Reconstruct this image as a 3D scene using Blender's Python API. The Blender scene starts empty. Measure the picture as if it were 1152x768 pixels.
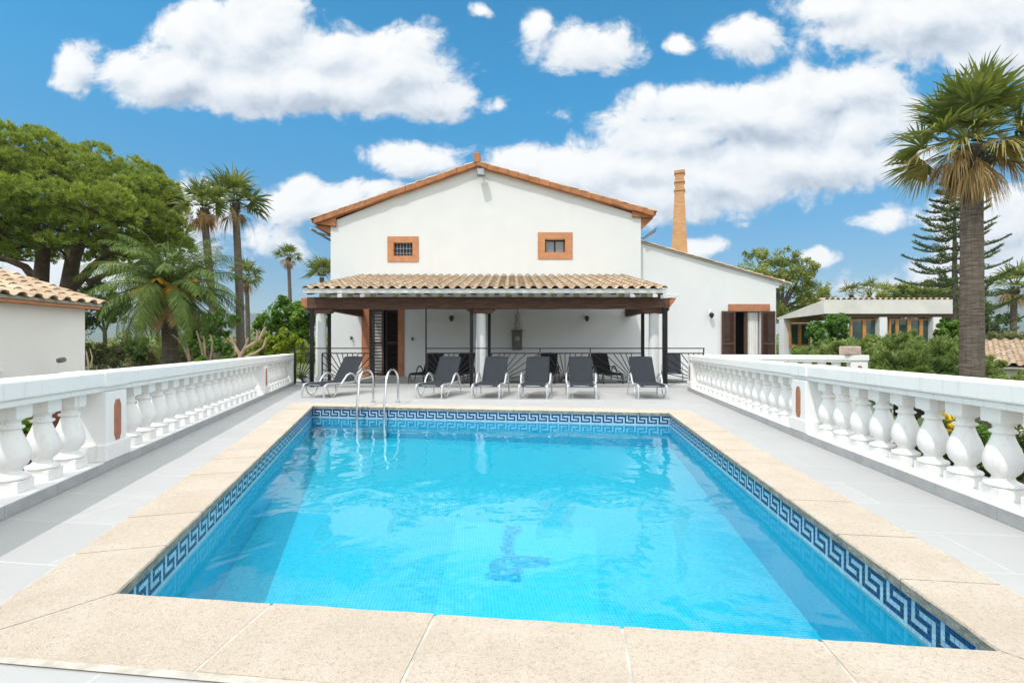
import bpy, bmesh, math, random
import numpy as np
from mathutils import Vector, Matrix, geometry

R = math.radians
rng = np.random.default_rng(7)
random.seed(7)
SC = bpy.context.scene
COL = SC.collection
F = 545.0          # focal length in photo pixels
EYE = 1.25         # eye height above the deck

def at(x, y, D):
    return Vector(((x-576)*D/F, D, EYE-(y-389)*D/F))
def gx(x, D): return (x-576)*D/F
def gz(y, D): return EYE-(y-389)*D/F

# ------------------------------------------------------------------ materials
MATS = {}
class NT:
    def __init__(s, tree): s.t = tree; s.n = tree.nodes; s.l = tree.links
    def new(s, typ, **kw):
        n = s.n.new(typ)
        for k, v in kw.items(): setattr(n, k, v)
        return n
    def setin(s, sock, v):
        if isinstance(v, bpy.types.NodeSocket): s.l.new(v, sock)
        elif v is not None: sock.default_value = v
    def math(s, op, a, b=None, c=None, clamp=False):
        n = s.n.new('ShaderNodeMath'); n.operation = op; n.use_clamp = clamp
        s.setin(n.inputs[0], a)
        if b is not None: s.setin(n.inputs[1], b)
        if c is not None: s.setin(n.inputs[2], c)
        return n.outputs[0]
    def vmath(s, op, a, b=None, c=None):
        n = s.n.new('ShaderNodeVectorMath'); n.operation = op
        s.setin(n.inputs[0], a)
        if b is not None: s.setin(n.inputs[1], b)
        if c is not None: s.setin(n.inputs[2], c)
        return n.outputs['Value'] if op in ('LENGTH', 'DOT_PRODUCT', 'DISTANCE') else n.outputs['Vector']
    def mix(s, fac, a, b, blend='MIX'):
        n = s.n.new('ShaderNodeMix'); n.data_type = 'RGBA'; n.blend_type = blend
        s.setin(n.inputs[0], fac); s.setin(n.inputs[6], a); s.setin(n.inputs[7], b)
        return n.outputs[2]
    def noise(s, vec, scale, detail=4, rough=.55, dist=0, out='Fac'):
        n = s.n.new('ShaderNodeTexNoise')
        if vec is not None: s.l.new(vec, n.inputs['Vector'])
        n.inputs['Scale'].default_value = scale; n.inputs['Detail'].default_value = detail
        n.inputs['Roughness'].default_value = rough; n.inputs['Distortion'].default_value = dist
        return n.outputs[out]
    def ramp(s, fac, stops, interp='LINEAR'):
        n = s.n.new('ShaderNodeValToRGB'); s.l.new(fac, n.inputs[0])
        cr = n.color_ramp; cr.interpolation = interp
        while len(cr.elements) < len(stops): cr.elements.new(.5)
        for e, (p, c) in zip(cr.elements, stops):
            e.position = p; e.color = (c[0], c[1], c[2], 1) if not isinstance(c, (int, float)) else (c, c, c, 1)
        return n.outputs[0]
    def smooth(s, v, lo, hi, a=0.0, b=1.0):
        n = s.n.new('ShaderNodeMapRange'); n.interpolation_type = 'SMOOTHSTEP'
        s.setin(n.inputs[0], v)
        for i, q in enumerate((lo, hi, a, b)): n.inputs[i+1].default_value = q
        return n.outputs[0]
    def bump(s, h, strength=.3, dist=.01):
        n = s.n.new('ShaderNodeBump'); s.l.new(h, n.inputs['Height'])
        n.inputs['Strength'].default_value = strength; n.inputs['Distance'].default_value = dist
        return n.outputs[0]
    def pos(s):
        return s.n.new('ShaderNodeNewGeometry').outputs['Position']
    def obj(s): return s.n.new('ShaderNodeTexCoord').outputs['Object']
    def uv(s): return s.n.new('ShaderNodeTexCoord').outputs['UV']
    def island(s): return s.n.new('ShaderNodeNewGeometry').outputs['Random Per Island']

def c4(c): return (c[0], c[1], c[2], 1)
def mat(name):
    m = bpy.data.materials.new(name); m.use_nodes = True
    t = NT(m.node_tree); t.n.clear()
    out = t.new('ShaderNodeOutputMaterial'); b = t.new('ShaderNodeBsdfPrincipled')
    t.l.new(b.outputs[0], out.inputs[0])
    MATS[name] = m
    return m, t, b, out

def simple(name, col, rough=.6, metal=0, var=.15, scale=6, bump=0, bscale=40, bdist=.01, col2=None, island=0, spec=.5, coord='pos'):
    m, t, b, out = mat(name)
    p = t.pos() if coord == 'pos' else t.obj()
    n = t.noise(p, scale, 5, .6)
    c2 = col2 or tuple(x*(1-var) for x in col)
    c = t.mix(t.smooth(n, .3, .7), c4(col), c4(c2))
    if island:
        v = t.math('MULTIPLY_ADD', t.island(), island, 1-island/2)
        c = t.mix(1.0, c, v, 'MULTIPLY')
    t.setin(b.inputs['Base Color'], c)
    b.inputs['Roughness'].default_value = rough; b.inputs['Metallic'].default_value = metal
    b.inputs['Specular IOR Level'].default_value = spec
    if bump:
        t.setin(b.inputs['Normal'], t.bump(t.noise(p, bscale, 4, .6), bump, bdist))
    return m

def m_weathered(name, col, dirt, amount):
    m, t, b, out = mat(name)
    p = t.pos(); n = t.noise(p, 1.5, 5, .6)
    c = t.mix(t.smooth(n, .3, .7, 0, .5), c4(col), c4([x*.93 for x in col]))
    st = t.noise(t.vmath('MULTIPLY', p, (9, 9, .9)), 1.6, 5, .65)          # rain streaks
    c = t.mix(t.smooth(st, .54, .76, 0, amount), c, c4(dirt))
    sp_ = t.noise(p, 26, 5, .7)                                            # lichen specks, chips
    c = t.mix(t.smooth(sp_, .62, .72, 0, amount*1.1), c, c4([x*.75 for x in dirt]))
    t.setin(b.inputs['Base Color'], c); b.inputs['Roughness'].default_value = .75; b.inputs['Specular IOR Level'].default_value = .2
    t.setin(b.inputs['Normal'], t.bump(t.math('ADD', t.noise(p, 40, 4, .6), t.math('MULTIPLY', t.noise(p, 5, 3), .8)), .22, .008))
m_weathered('plaster_white', (.71, .705, .695), (.60, .575, .53), .22)
m_weathered('balustrade_white', (.80, .79, .77), (.47, .44, .385), .34)
simple('plaster_cream', (.80, .775, .73), .85, var=.06, scale=.8, bump=.15, bscale=20, spec=.2)
simple('skirting_grey', (.40, .405, .41), .5, var=.18, scale=5)
simple('terracotta', (.47, .185, .088), .75, var=.25, scale=3.5, bump=.15, bscale=30)
simple('terracotta_window', (.56, .245, .11), .75, var=.2, scale=5, bump=.15, bscale=30)
simple('terracotta_inset', (.42, .175, .105), .8, var=.25, scale=9)
simple('roof_verge', (.46, .185, .075), .8, var=.3, scale=3, bump=.3, bscale=12)
simple('iron', (.014, .014, .016), .6, var=.3, scale=8, spec=.25)
simple('dark_iron', (.03, .03, .033), .5, var=.3, scale=8)
simple('aluminium', (.60, .61, .62), .35, metal=.55, var=.12, scale=12)
simple('steel', (.72, .72, .71), .16, metal=1, var=.05, scale=10)
simple('frame_dark', (.05, .052, .056), .45, var=.2)
simple('shutter_wood', (.085, .036, .02), .6, var=.35, scale=9)
simple('door_wood_dark', (.03, .014, .01), .6, var=.35, scale=9)
simple('window_wood', (.55, .25, .065), .5, var=.3, scale=5)
simple('interior_shade', (.012, .011, .012), .8)  # near-black colour standing in for the shade of unlit rooms
simple('lamp_black', (.02, .02, .02), .4)
simple('lamp_grey', (.16, .165, .175), .4, var=.2)
simple('lamp_white', (.8, .8, .8), .4, var=.03)
simple('curtain', (.74, .72, .68), .9, var=.1, scale=4)
simple('old_stone', (.20, .195, .17), .9, var=.45, scale=9, bump=.5, bscale=30, bdist=.02)
simple('pale_stone', (.46, .43, .36), .85, var=.3, scale=12, bump=.4, bscale=25, bdist=.02)
simple('pink_stone', (.56, .42, .36), .9, var=.3, scale=14, bump=.6, bscale=22, bdist=.02)
simple('soil', (.14, .085, .055), .95, var=.5, scale=7, bump=.8, bscale=30, bdist=.03)
simple('pot_clay', (.30, .115, .065), .85, var=.3, scale=5)
simple('outer_fascia', (.70, .67, .62), .85, var=.16, scale=.8, bump=.1)
simple('pruned_wood', (.42, .31, .20), .85, var=.35, scale=8, bump=.4, bscale=30)
simple('flower_yellow', (.85, .55, .015), .6, var=.25, scale=20)
simple('bark_pine', (.135, .088, .062), .95, var=.5, scale=3, bump=.8, bscale=9, bdist=.08)
simple('bark_grey', (.15, .125, .10), .95, var=.4, scale=4, bump=.6, bscale=12, bdist=.05)
simple('tile_plain', (.80, .77, .68), .3, var=.2, scale=2.5)
simple('water_pipe', (.3, .3, .3), .4)

def m_sling(name, c):
    m, t, b, out = mat(name)
    o = t.obj()
    w = t.new('ShaderNodeTexWave', wave_type='BANDS', bands_direction='X'); t.l.new(o, w.inputs['Vector'])
    w.inputs['Scale'].default_value = 45
    n = t.noise(o, 7, 4)
    cc = t.mix(t.math('MULTIPLY', w.outputs['Fac'], .35), c4(c), c4([x*1.7 for x in c]))
    cc = t.mix(t.smooth(n, .35, .7, 0, .35), cc, c4([x*.72 for x in c]))
    t.setin(b.inputs['Base Color'], cc); b.inputs['Roughness'].default_value = .8; b.inputs['Specular IOR Level'].default_value = .2
m_sling('sling_grey', (.026, .030, .036))
m_sling('sling_black', (.009, .0095, .011))

def m_tiles():       # clay barrel tiles, each its own tone, with lichen
    m, t, b, out = mat('clay_tiles')
    p = t.pos()
    base = t.ramp(t.island(), [(0, (.37, .24, .145)), (.25, (.55, .43, .29)), (.5, (.44, .27, .16)), (.75, (.62, .51, .37)), (1, (.31, .22, .155))])
    n = t.noise(p, 9, 6, .7)
    c = t.mix(t.smooth(n, .52, .75, 0, .75), base, c4((.15, .12, .085)))
    n2 = t.noise(p, 2.3, 3)
    c = t.mix(t.smooth(n2, .5, .7, 0, .4), c, c4((.62, .54, .42)))
    t.setin(b.inputs['Base Color'], c); b.inputs['Roughness'].default_value = .9
    t.setin(b.inputs['Normal'], t.bump(n, .4, .02))
m_tiles()

def m_wood_beam():
    m, t, b, out = mat('beam_wood')
    p = t.pos()
    s = t.vmath('MULTIPLY', p, (1.2, 14, 14))
    n = t.noise(s, 2.2, 6, .65, .6)
    c = t.ramp(n, [(.25, (.032, .014, .010)), (.5, (.085, .038, .022)), (.72, (.16, .078, .046))])
    t.setin(b.inputs['Base Color'], c); b.inputs['Roughness'].default_value = .75
    t.setin(b.inputs['Normal'], t.bump(n, .5, .02))
m_wood_beam()

def m_painted_tile():
    m, t, b, out = mat('tile_painted')
    v = t.new('ShaderNodeTexVoronoi', feature='F1'); t.l.new(t.pos(), v.inputs['Vector']); v.inputs['Scale'].default_value = 16
    c = t.ramp(v.outputs['Distance'], [(.0, (.32, .22, .05)), (.3, (.55, .47, .24)), (.5, (.14, .17, .09)), (.75, (.62, .58, .44))])
    t.setin(b.inputs['Base Color'], c); b.inputs['Roughness'].default_value = .3
m_painted_tile()

def m_brick():
    m, t, b, out = mat('chimney_brick')
    br = t.new('ShaderNodeTexBrick'); t.l.new(t.uv(), br.inputs['Vector'])
    br.inputs['Scale'].default_value = 1; br.inputs['Brick Width'].default_value = .26; br.inputs['Row Height'].default_value = .075
    br.inputs['Mortar Size'].default_value = .009
    br.inputs['Color1'].default_value = (.50, .225, .08, 1); br.inputs['Color2'].default_value = (.60, .31, .12, 1)
    br.inputs['Mortar'].default_value = (.42, .33, .22, 1)
    n = t.noise(t.pos(), 1.6, 5)
    c = t.mix(t.smooth(n, .45, .75, 0, .5), br.outputs[0], c4((.36, .19, .08)))
    t.setin(b.inputs['Base Color'], c); b.inputs['Roughness'].default_value = .9
    t.setin(b.inputs['Normal'], t.bump(br.outputs['Fac'], -.4, .01))
m_brick()

def m_deck():
    m, t, b, out = mat('deck_tiles')
    p = t.pos()
    mp = t.new('ShaderNodeMapping'); t.l.new(p, mp.inputs[0]); mp.inputs['Rotation'].default_value = (0, 0, R(7.5))
    br = t.new('ShaderNodeTexBrick'); t.l.new(mp.outputs[0], br.inputs['Vector'])
    br.inputs['Scale'].default_value = 1; br.inputs['Brick Width'].default_value = 1.2; br.inputs['Row Height'].default_value = .6
    br.inputs['Mortar Size'].default_value = .006; br.inputs['Mortar Smooth'].default_value = .3; br.offset = .5
    br.inputs['Color1'].default_value = (.42, .416, .408, 1); br.inputs['Color2'].default_value = (.455, .45, .44, 1)
    br.inputs['Mortar'].default_value = (.56, .555, .54, 1)
    s = t.vmath('MULTIPLY', mp.outputs[0], (1.0, 5, 1))
    n = t.noise(s, 1.4, 6, .6, .5)
    c = t.mix(t.smooth(n, .35, .7, 0, .5), br.outputs[0], c4((.42, .415, .405)))
    n2 = t.noise(p, .7, 5, .6)
    c = t.mix(t.smooth(n2, .5, .75, 0, .35), c, c4((.54, .53, .51)))
    n3 = t.noise(p, 3.1, 6, .7); c = t.mix(t.smooth(n3, .56, .72, 0, .22), c, c4((.31, .30, .285)))
    n4 = t.noise(p, 45, 3, .7); c = t.mix(t.smooth(n4, .64, .74, 0, .3), c, c4((.33, .32, .30)))
    t.setin(b.inputs['Base Color'], c); b.inputs['Roughness'].default_value = .55
    b.inputs['Specular IOR Level'].default_value = .35
    t.setin(b.inputs['Normal'], t.bump(br.outputs['Fac'], -.3, .004))
m_deck()

def m_coping():
    m, t, b, out = mat('coping_stone')
    p = t.pos()
    n = t.noise(p, 2.2, 6, .6); n2 = t.noise(p, 60, 5, .7); n3 = t.noise(p, 180, 3, .6)
    tone = t.math('MULTIPLY_ADD', t.island(), .12, .94)
    c = t.mix(t.smooth(n, .3, .7), c4((.58, .485, .385)), c4((.65, .56, .465)))
    c = t.mix(t.smooth(n2, .50, .68, 0, .55), c, c4((.38, .295, .22)))
    c = t.mix(t.smooth(n2, .3, .45, .45, 0), c, c4((.70, .63, .55)))
    c = t.mix(t.smooth(n3, .58, .66, 0, .6), c, c4((.30, .235, .175)))
    c = t.mix(1.0, c, tone, 'MULTIPLY')
    t.setin(b.inputs['Base Color'], c); b.inputs['Roughness'].default_value = .9
    b.inputs['Specular IOR Level'].default_value = .2
    t.setin(b.inputs['Normal'], t.bump(t.math('ADD', n2, n3), .8, .012))
m_coping()
simple('coping_rough', (.36, .33, .27), .95, var=.45, scale=14, bump=.8, bscale=45, bdist=.02)
simple('grout_white', (.60, .54, .46), .9, var=.35, scale=10, bump=.3, bscale=40)

def m_mosaic(name, c1, c2, grout, wall=False):
    m, t, b, out = mat(name)
    uv = t.uv()
    ts = .0292
    s = t.vmath('MULTIPLY', uv, (1/ts, 1/ts, 0))
    w = t.noise(uv, 2.6, 2, .5, out='Color')          # noise bends the tile rows
    w = t.vmath('MULTIPLY', t.vmath('SUBTRACT', w, (.5, .5, .5)), (1.6, 1.6, 0))
    s = t.vmath('ADD', s, w)
    fl = t.vmath('FLOOR', s); fr = t.vmath('FRACTION', s)
    wn = t.new('ShaderNodeTexWhiteNoise', noise_dimensions='2D'); t.l.new(fl, wn.inputs['Vector'])
    sx = t.new('ShaderNodeSeparateXYZ'); t.l.new(fr, sx.inputs[0])
    def edge(v):
        a = t.math('ABSOLUTE', t.math('SUBTRACT', v, .5))
        return t.math('GREATER_THAN', a, .445)
    g = t.math('MAXIMUM', edge(sx.outputs[0]), edge(sx.outputs[1]))
    c = t.mix(wn.outputs['Value'], c4(c1), c4(c2))
    c = t.mix(g, c, c4(grout))
    t.setin(b.inputs['Base Color'], c); b.inputs['Roughness'].default_value = .35
m_mosaic('pool_mosaic', (.010, .37, .52), (.03, .46, .61), (.16, .60, .70))
m_mosaic('pool_wall_mosaic', (.008, .34, .52), (.018, .40, .58), (.07, .48, .63))
m_mosaic('emblem_pale', (.035, .43, .565), (.06, .50, .64), (.19, .62, .71))
simple('emblem_blue', (.06, .42, .68), .35, var=.12, scale=25, island=.4)
simple('key_blue', (.008, .022, .15), .25, var=.4, scale=30, island=.9)
simple('key_white', (.42, .60, .70), .25, var=.12, scale=30, island=.25)
simple('key_grout', (.34, .48, .56), .8, var=.1)

def m_water():
    m = bpy.data.materials.new('pool_water'); m.use_nodes = True; MATS['pool_water'] = m
    t = NT(m.node_tree); t.n.clear()
    out = t.new('ShaderNodeOutputMaterial')
    p = t.pos()
    n1 = t.noise(t.vmath('MULTIPLY', p, (1, .8, 1)), 1.5, 2, .5, .8); n2 = t.noise(p, 5.5, 2, .5, .3)
    h = t.math('ADD', n1, t.math('MULTIPLY', n2, .12))
    calm = t.smooth(t.noise(p, .5, 2), .35, .65, .5, 1.2)
    bn = t.new('ShaderNodeBump'); t.l.new(t.math('MULTIPLY', h, calm), bn.inputs['Height'])
    bn.inputs['Strength'].default_value = .45; bn.inputs['Distance'].default_value = .035
    fr = t.new('ShaderNodeFresnel'); bf = t.new('ShaderNodeNewGeometry').outputs['Backfacing']; t.setin(fr.inputs['IOR'], t.math('MULTIPLY_ADD', bf, 1/1.33-1.33, 1.33)); t.l.new(bn.outputs[0], fr.inputs['Normal'])
    gl = t.new('ShaderNodeBsdfGlossy'); gl.inputs['Roughness'].default_value = 0.0; t.l.new(bn.outputs[0], gl.inputs['Normal'])
    gl.inputs['Color'].default_value = (1, 1, 1, 1)
    tr = t.new('ShaderNodeBsdfTransparent'); tr.inputs['Color'].default_value = (.60, .95, .985, 1)
    mx = t.new('ShaderNodeMixShader'); t.l.new(fr.outputs[0], mx.inputs[0])
    t.l.new(tr.outputs[0], mx.inputs[1]); t.l.new(gl.outputs[0], mx.inputs[2]); t.l.new(mx.outputs[0], out.inputs[0])
m_water()

def m_glass(name, tint, refl=.5):
    m, t, b, out = mat(name)
    t.setin(b.inputs['Base Color'], c4(tint)); b.inputs['Roughness'].default_value = .04
    b.inputs['Specular IOR Level'].default_value = refl
    n = t.noise(t.pos(), 1.5, 2); t.setin(b.inputs['Normal'], t.bump(n, .08, .03))
m_glass('window_glass', (.05, .06, .07)); m_glass('green_reflection_glass', (.028, .06, .052), .8)  # pavilion panes: dark green reflection put into the base colour
m_glass('bright_glass', (.30, .31, .32))

def m_leaf(name, cols, trans=.35, rough=.55, big=.35, bscale=.35):
    m = bpy.data.materials.new(name); m.use_nodes = True; MATS[name] = m
    t = NT(m.node_tree); t.n.clear(); out = t.new('ShaderNodeOutputMaterial')
    st = [(i/(len(cols)-1), tuple(min(.6, q*1.22) for q in c)) for i, c in enumerate(cols)]
    nz = t.noise(t.pos(), bscale, 3, .6)
    f = t.math('ADD', t.math('MULTIPLY', t.island(), 1-big), t.math('MULTIPLY', t.smooth(nz, .3, .7), big))
    c = t.ramp(f, st)
    b = t.new('ShaderNodeBsdfPrincipled'); t.setin(b.inputs['Base Color'], c)
    b.inputs['Roughness'].default_value = rough; b.inputs['Specular IOR Level'].default_value = .3
    tl = t.new('ShaderNodeBsdfTranslucent'); t.setin(tl.inputs[0], t.mix(1.0, c, (1.25, 1.2, .6, 1), 'MULTIPLY'))
    mx = t.new('ShaderNodeMixShader'); mx.inputs[0].default_value = trans
    t.l.new(b.outputs[0], mx.inputs[1]); t.l.new(tl.outputs[0], mx.inputs[2]); t.l.new(mx.outputs[0], out.inputs[0])
m_leaf('leaf_pine', [(.10, .145, .027), (.205, .265, .042), (.36, .41, .08)], .3, .6, .4, .4)
m_leaf('leaf_washingtonia', [(.07, .105, .03), (.14, .175, .05), (.26, .26, .09)], .3)
m_leaf('leaf_dead', [(.20, .11, .045), (.34, .22, .095), (.50, .37, .19)], .25, .8)
m_leaf('fruit_orange', [(.35, .17, .02), (.50, .26, .03), (.58, .36, .06)], .2, .7)
m_leaf('leaf_straw', [(.22, .20, .06), (.38, .31, .11), (.50, .42, .18)], .35, .7)
m_leaf('leaf_date', [(.04, .08, .016), (.09, .145, .030), (.20, .235, .055)], .25, .75)
m_leaf('leaf_bright', [(.05, .115, .012), (.105, .20, .02), (.19, .30, .035)], .4, .5, .45, .6)
m_leaf('leaf_yellowgreen', [(.10, .15, .012), (.20, .26, .02), (.30, .34, .04)], .4, .5, .4, .8)
m_leaf('leaf_dark', [(.03, .065, .016), (.055, .10, .026), (.10, .15, .04)], .3, .5)
m_leaf('leaf_juniper', [(.08, .13, .035), (.16, .22, .06), (.27, .32, .11)], .25, .6, .5, .8)
m_leaf('leaf_olive', [(.085, .10, .04), (.14, .15, .06), (.22, .21, .09)], .35, .6, .5, .3)
m_leaf('leaf_araucaria', [(.05, .085, .03), (.09, .13, .045), (.15, .19, .07)], .25, .6)
m_leaf('leaf_plane', [(.10, .14, .03), (.18, .22, .05), (.30, .32, .09)], .4, .5)
m_leaf('leaf_ivy', [(.04, .11, .016), (.085, .18, .03), (.16, .27, .05)], .35, .45)

def m_trunk():
    m, t, b, out = mat('palm_trunk')
    p = t.pos()
    s = t.vmath('MULTIPLY', p, (3, 3, 34))
    n = t.noise(s, 1.0, 4, .6, .6)
    v = t.noise(t.vmath('MULTIPLY', p, (14, 14, 1.2)), 2, 4, .6)
    c = t.ramp(n, [(.3, (.055, .04, .03)), (.5, (.135, .105, .083)), (.7, (.215, .175, .14))])
    c = t.mix(t.smooth(v, .45, .7, 0, .55), c, c4((.06, .047, .04)))
    t.setin(b.inputs['Base Color'], c); b.inputs['Roughness'].default_value = .95
    t.setin(b.inputs['Normal'], t.bump(t.math('ADD', n, v), .9, .04))
m_trunk()

def m_ground():
    m, t, b, out = mat('ground_earth')
    p = t.pos()
    n = t.noise(p, .12, 6, .65); n2 = t.noise(p, 2.2, 5, .7)
    c = t.ramp(n, [(.3, (.05, .085, .02)), (.5, (.10, .13, .035)), (.7, (.20, .17, .08))])
    c = t.mix(t.smooth(n2, .4, .7, 0, .6), c, c4((.045, .06, .02)))
    t.setin(b.inputs['Base Color'], c); b.inputs['Roughness'].default_value = .95
m_ground()
simple('hill_green', (.07, .10, .06), .95, var=.4, scale=.01)

# ------------------------------------------------------------------ mesh building
class MB:
    def __init__(s): s.v = []; s.f = []; s.m = []; s.sm = []; s.uvs = None
    def add(s, verts, faces, mi=0, smooth=False):
        o = len(s.v); s.v.extend([tuple(p) for p in verts])
        for f in faces: s.f.append([i+o for i in f]); s.m.append(mi); s.sm.append(smooth)
    def box(s, x0, x1, y0, y1, z0, z1, mi=0):
        s.add([(x0,y0,z0),(x1,y0,z0),(x1,y1,z0),(x0,y1,z0),(x0,y0,z1),(x1,y0,z1),(x1,y1,z1),(x0,y1,z1)],
              [(0,3,2,1),(4,5,6,7),(0,1,5,4),(1,2,6,5),(2,3,7,6),(3,0,4,7)], mi)
    def fbox(s, o, ax, ay, az, mi=0):          # box from corner o and three edge vectors
        o, ax, ay, az = map(Vector, (o, ax, ay, az))
        P = [o, o+ax, o+ax+ay, o+ay, o+az, o+ax+az, o+ax+ay+az, o+ay+az]
        fs = [(0,3,2,1),(4,5,6,7),(0,1,5,4),(1,2,6,5),(2,3,7,6),(3,0,4,7)]
        if ax.cross(ay).dot(az) < 0: fs = [f[::-1] for f in fs]
        s.add(P, fs, mi)
    def quad(s, a, b, c, d, mi=0): s.add([a, b, c, d], [(0,1,2,3)], mi)
    def prism(s, poly, vec, mi=0):             # planar polygon pushed along vec
        poly = [Vector(p) for p in poly]; vec = Vector(vec); n = len(poly)
        nrm = geometry.normal(poly) if n > 2 else Vector((0,0,1))
        if nrm.dot(vec) > 0: poly = poly[::-1]
        top = [p+vec for p in poly]
        s.add(poly+top, [tuple(range(n)), tuple(range(2*n-1, n-1, -1))] + [(i, i+n, (i+1) % n + n, (i+1) % n) for i in range(n)], mi)
    def tube(s, pts, rad, n=8, mi=0, cap=True, smooth=True):
        pts = [Vector(p) for p in pts]; k = len(pts)
        if not hasattr(rad, '__len__'): rad = [rad]*k
        o = len(s.v); ref = None
        for i, p in enumerate(pts):
            d = (pts[min(i+1, k-1)] - pts[max(i-1, 0)]).normalized()
            if ref is None:
                ref = Vector((0,0,1)) if abs(d.z) < .9 else Vector((1,0,0))
                ref = d.cross(ref).normalized()
            a = (ref - d*ref.dot(d)).normalized(); b = d.cross(a); ref = a
            for j in range(n):
                th = 2*math.pi*j/n
                s.v.append(tuple(p + (a*math.cos(th)+b*math.sin(th))*rad[i]))
        for i in range(k-1):
            for j in range(n):
                s.f.append([o+i*n+j, o+i*n+(j+1) % n, o+(i+1)*n+(j+1) % n, o+(i+1)*n+j]); s.m.append(mi); s.sm.append(smooth)
        if cap:
            s.f.append([o+j for j in range(n)][::-1]); s.m.append(mi); s.sm.append(False)
            s.f.append([o+(k-1)*n+j for j in range(n)]); s.m.append(mi); s.sm.append(False)
    def lathe(s, prof, n=20, loc=(0,0,0), mi=0, cap=True):
        s.tube_profile = None
        o = len(s.v); k = len(prof)
        for r, z in prof:
            for j in range(n):
                th = 2*math.pi*j/n
                s.v.append((loc[0]+r*math.cos(th), loc[1]+r*math.sin(th), loc[2]+z))
        for i in range(k-1):
            for j in range(n):
                s.f.append([o+i*n+j, o+i*n+(j+1) % n, o+(i+1)*n+(j+1) % n, o+(i+1)*n+j]); s.m.append(mi); s.sm.append(True)
        if cap:
            s.f.append([o+j for j in range(n)][::-1]); s.m.append(mi); s.sm.append(False)
            s.f.append([o+(k-1)*n+j for j in range(n)]); s.m.append(mi); s.sm.append(False)
    def build(s, name, mats, parent=None, base=None, bevel=0, uv=None, sharp=35):
        me = bpy.data.meshes.new(name)
        if base is None: base = root_loc(parent)
        me.from_pydata([(x-base[0], y-base[1], z-base[2]) for x, y, z in s.v], [], s.f)
        for mm in (mats if isinstance(mats, (list, tuple)) else [mats]): me.materials.append(MATS[mm])
        me.polygons.foreach_set('material_index', s.m); me.polygons.foreach_set('use_smooth', s.sm)
        if any(s.sm): me.set_sharp_from_angle(angle=R(sharp))
        if uv:
            L = me.uv_layers.new(name='uv')
            for lp in me.loops:
                co = me.vertices[lp.vertex_index].co
                L.data[lp.index].uv = uv(Vector((co.x+base[0], co.y+base[1], co.z+base[2])))
        me.update()
        o = bpy.data.objects.new(name, me); COL.objects.link(o)
        if parent: o.parent = parent
        else: o.location = base
        if bevel:
            bv = o.modifiers.new('edge', 'BEVEL'); bv.width = bevel; bv.segments = 2; bv.limit_method = 'ANGLE'; bv.angle_limit = R(40)
            bv.harden_normals = False
        return o

def root_loc(o):
    if o is None: return Vector((0, 0, 0))
    l = Vector((0, 0, 0))
    while o is not None: l += o.location; o = o.parent
    return l
def tag(o, label=None, cat=None, group=None, kind=None):
    if label: o['label'] = label
    if cat: o['category'] = cat
    if group: o['group'] = group
    if kind: o['kind'] = kind
    return o
def thing(name, loc, label, cat, group=None, rz=0):
    o = bpy.data.objects.new(name, None); COL.objects.link(o); o.empty_display_size = .2
    o.location = loc; o.rotation_euler = (0, 0, rz)
    return tag(o, label, cat, group)
def structure(o): o['kind'] = 'structure'; return o
def copy_tree(o, parent=None):
    c = o.copy(); COL.objects.link(c)
    if parent: c.parent = parent
    for ch in list(o.children): copy_tree(ch, c)
    return c

def np_mesh(name, V, faces_n, mats, parent=None, base=None, midx=None, smooth=False):
    """V (N,3) with consecutive groups of faces_n vertices, one face each"""
    V = np.asarray(V, dtype=np.float64)
    if base is None: base = root_loc(parent)
    V = V - np.array(base)
    nf = len(V)//faces_n
    me = bpy.data.meshes.new(name)
    me.vertices.add(len(V)); me.vertices.foreach_set('co', V.astype(np.float32).ravel())
    me.loops.add(len(V)); me.loops.foreach_set('vertex_index', np.arange(len(V), dtype=np.int32))
    me.polygons.add(nf); me.polygons.foreach_set('loop_start', np.arange(0, len(V), faces_n, dtype=np.int32))
    for mm in (mats if isinstance(mats, (list, tuple)) else [mats]): me.materials.append(MATS[mm])
    if midx is not None: me.polygons.foreach_set('material_index', np.asarray(midx, dtype=np.int32))
    me.update(calc_edges=True); me.validate()
    o = bpy.data.objects.new(name, me); COL.objects.link(o)
    if parent: o.parent = parent
    else: o.location = base
    return o

def unit(a): return a/np.maximum(np.linalg.norm(a, axis=-1, keepdims=True), 1e-9)
def rand_dirs(n): return unit(rng.normal(size=(n, 3)))
def leaf_quads(C, N, L, W):
    """diamond leaves at C, facing N, length L, width W"""
    n = len(C); T = unit(np.cross(N, rand_dirs(n))); B = np.cross(N, T)
    L = np.broadcast_to(np.asarray(L), (n,))[:, None]; W = np.broadcast_to(np.asarray(W), (n,))[:, None]
    bend = N*L*.12
    return np.stack([C-T*L*.5-bend, C+B*W*.5, C+T*L*.5-bend, C-B*W*.5], 1).reshape(-1, 3)
def blade_tris(C, Dr, L, W):
    n = len(C); S = unit(np.cross(Dr, rand_dirs(n)))
    L = np.broadcast_to(np.asarray(L), (n,))[:, None]; W = np.broadcast_to(np.asarray(W), (n,))[:, None]
    return np.stack([C-S*W*.5, C+S*W*.5, C+Dr*L], 1).reshape(-1, 3)
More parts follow.
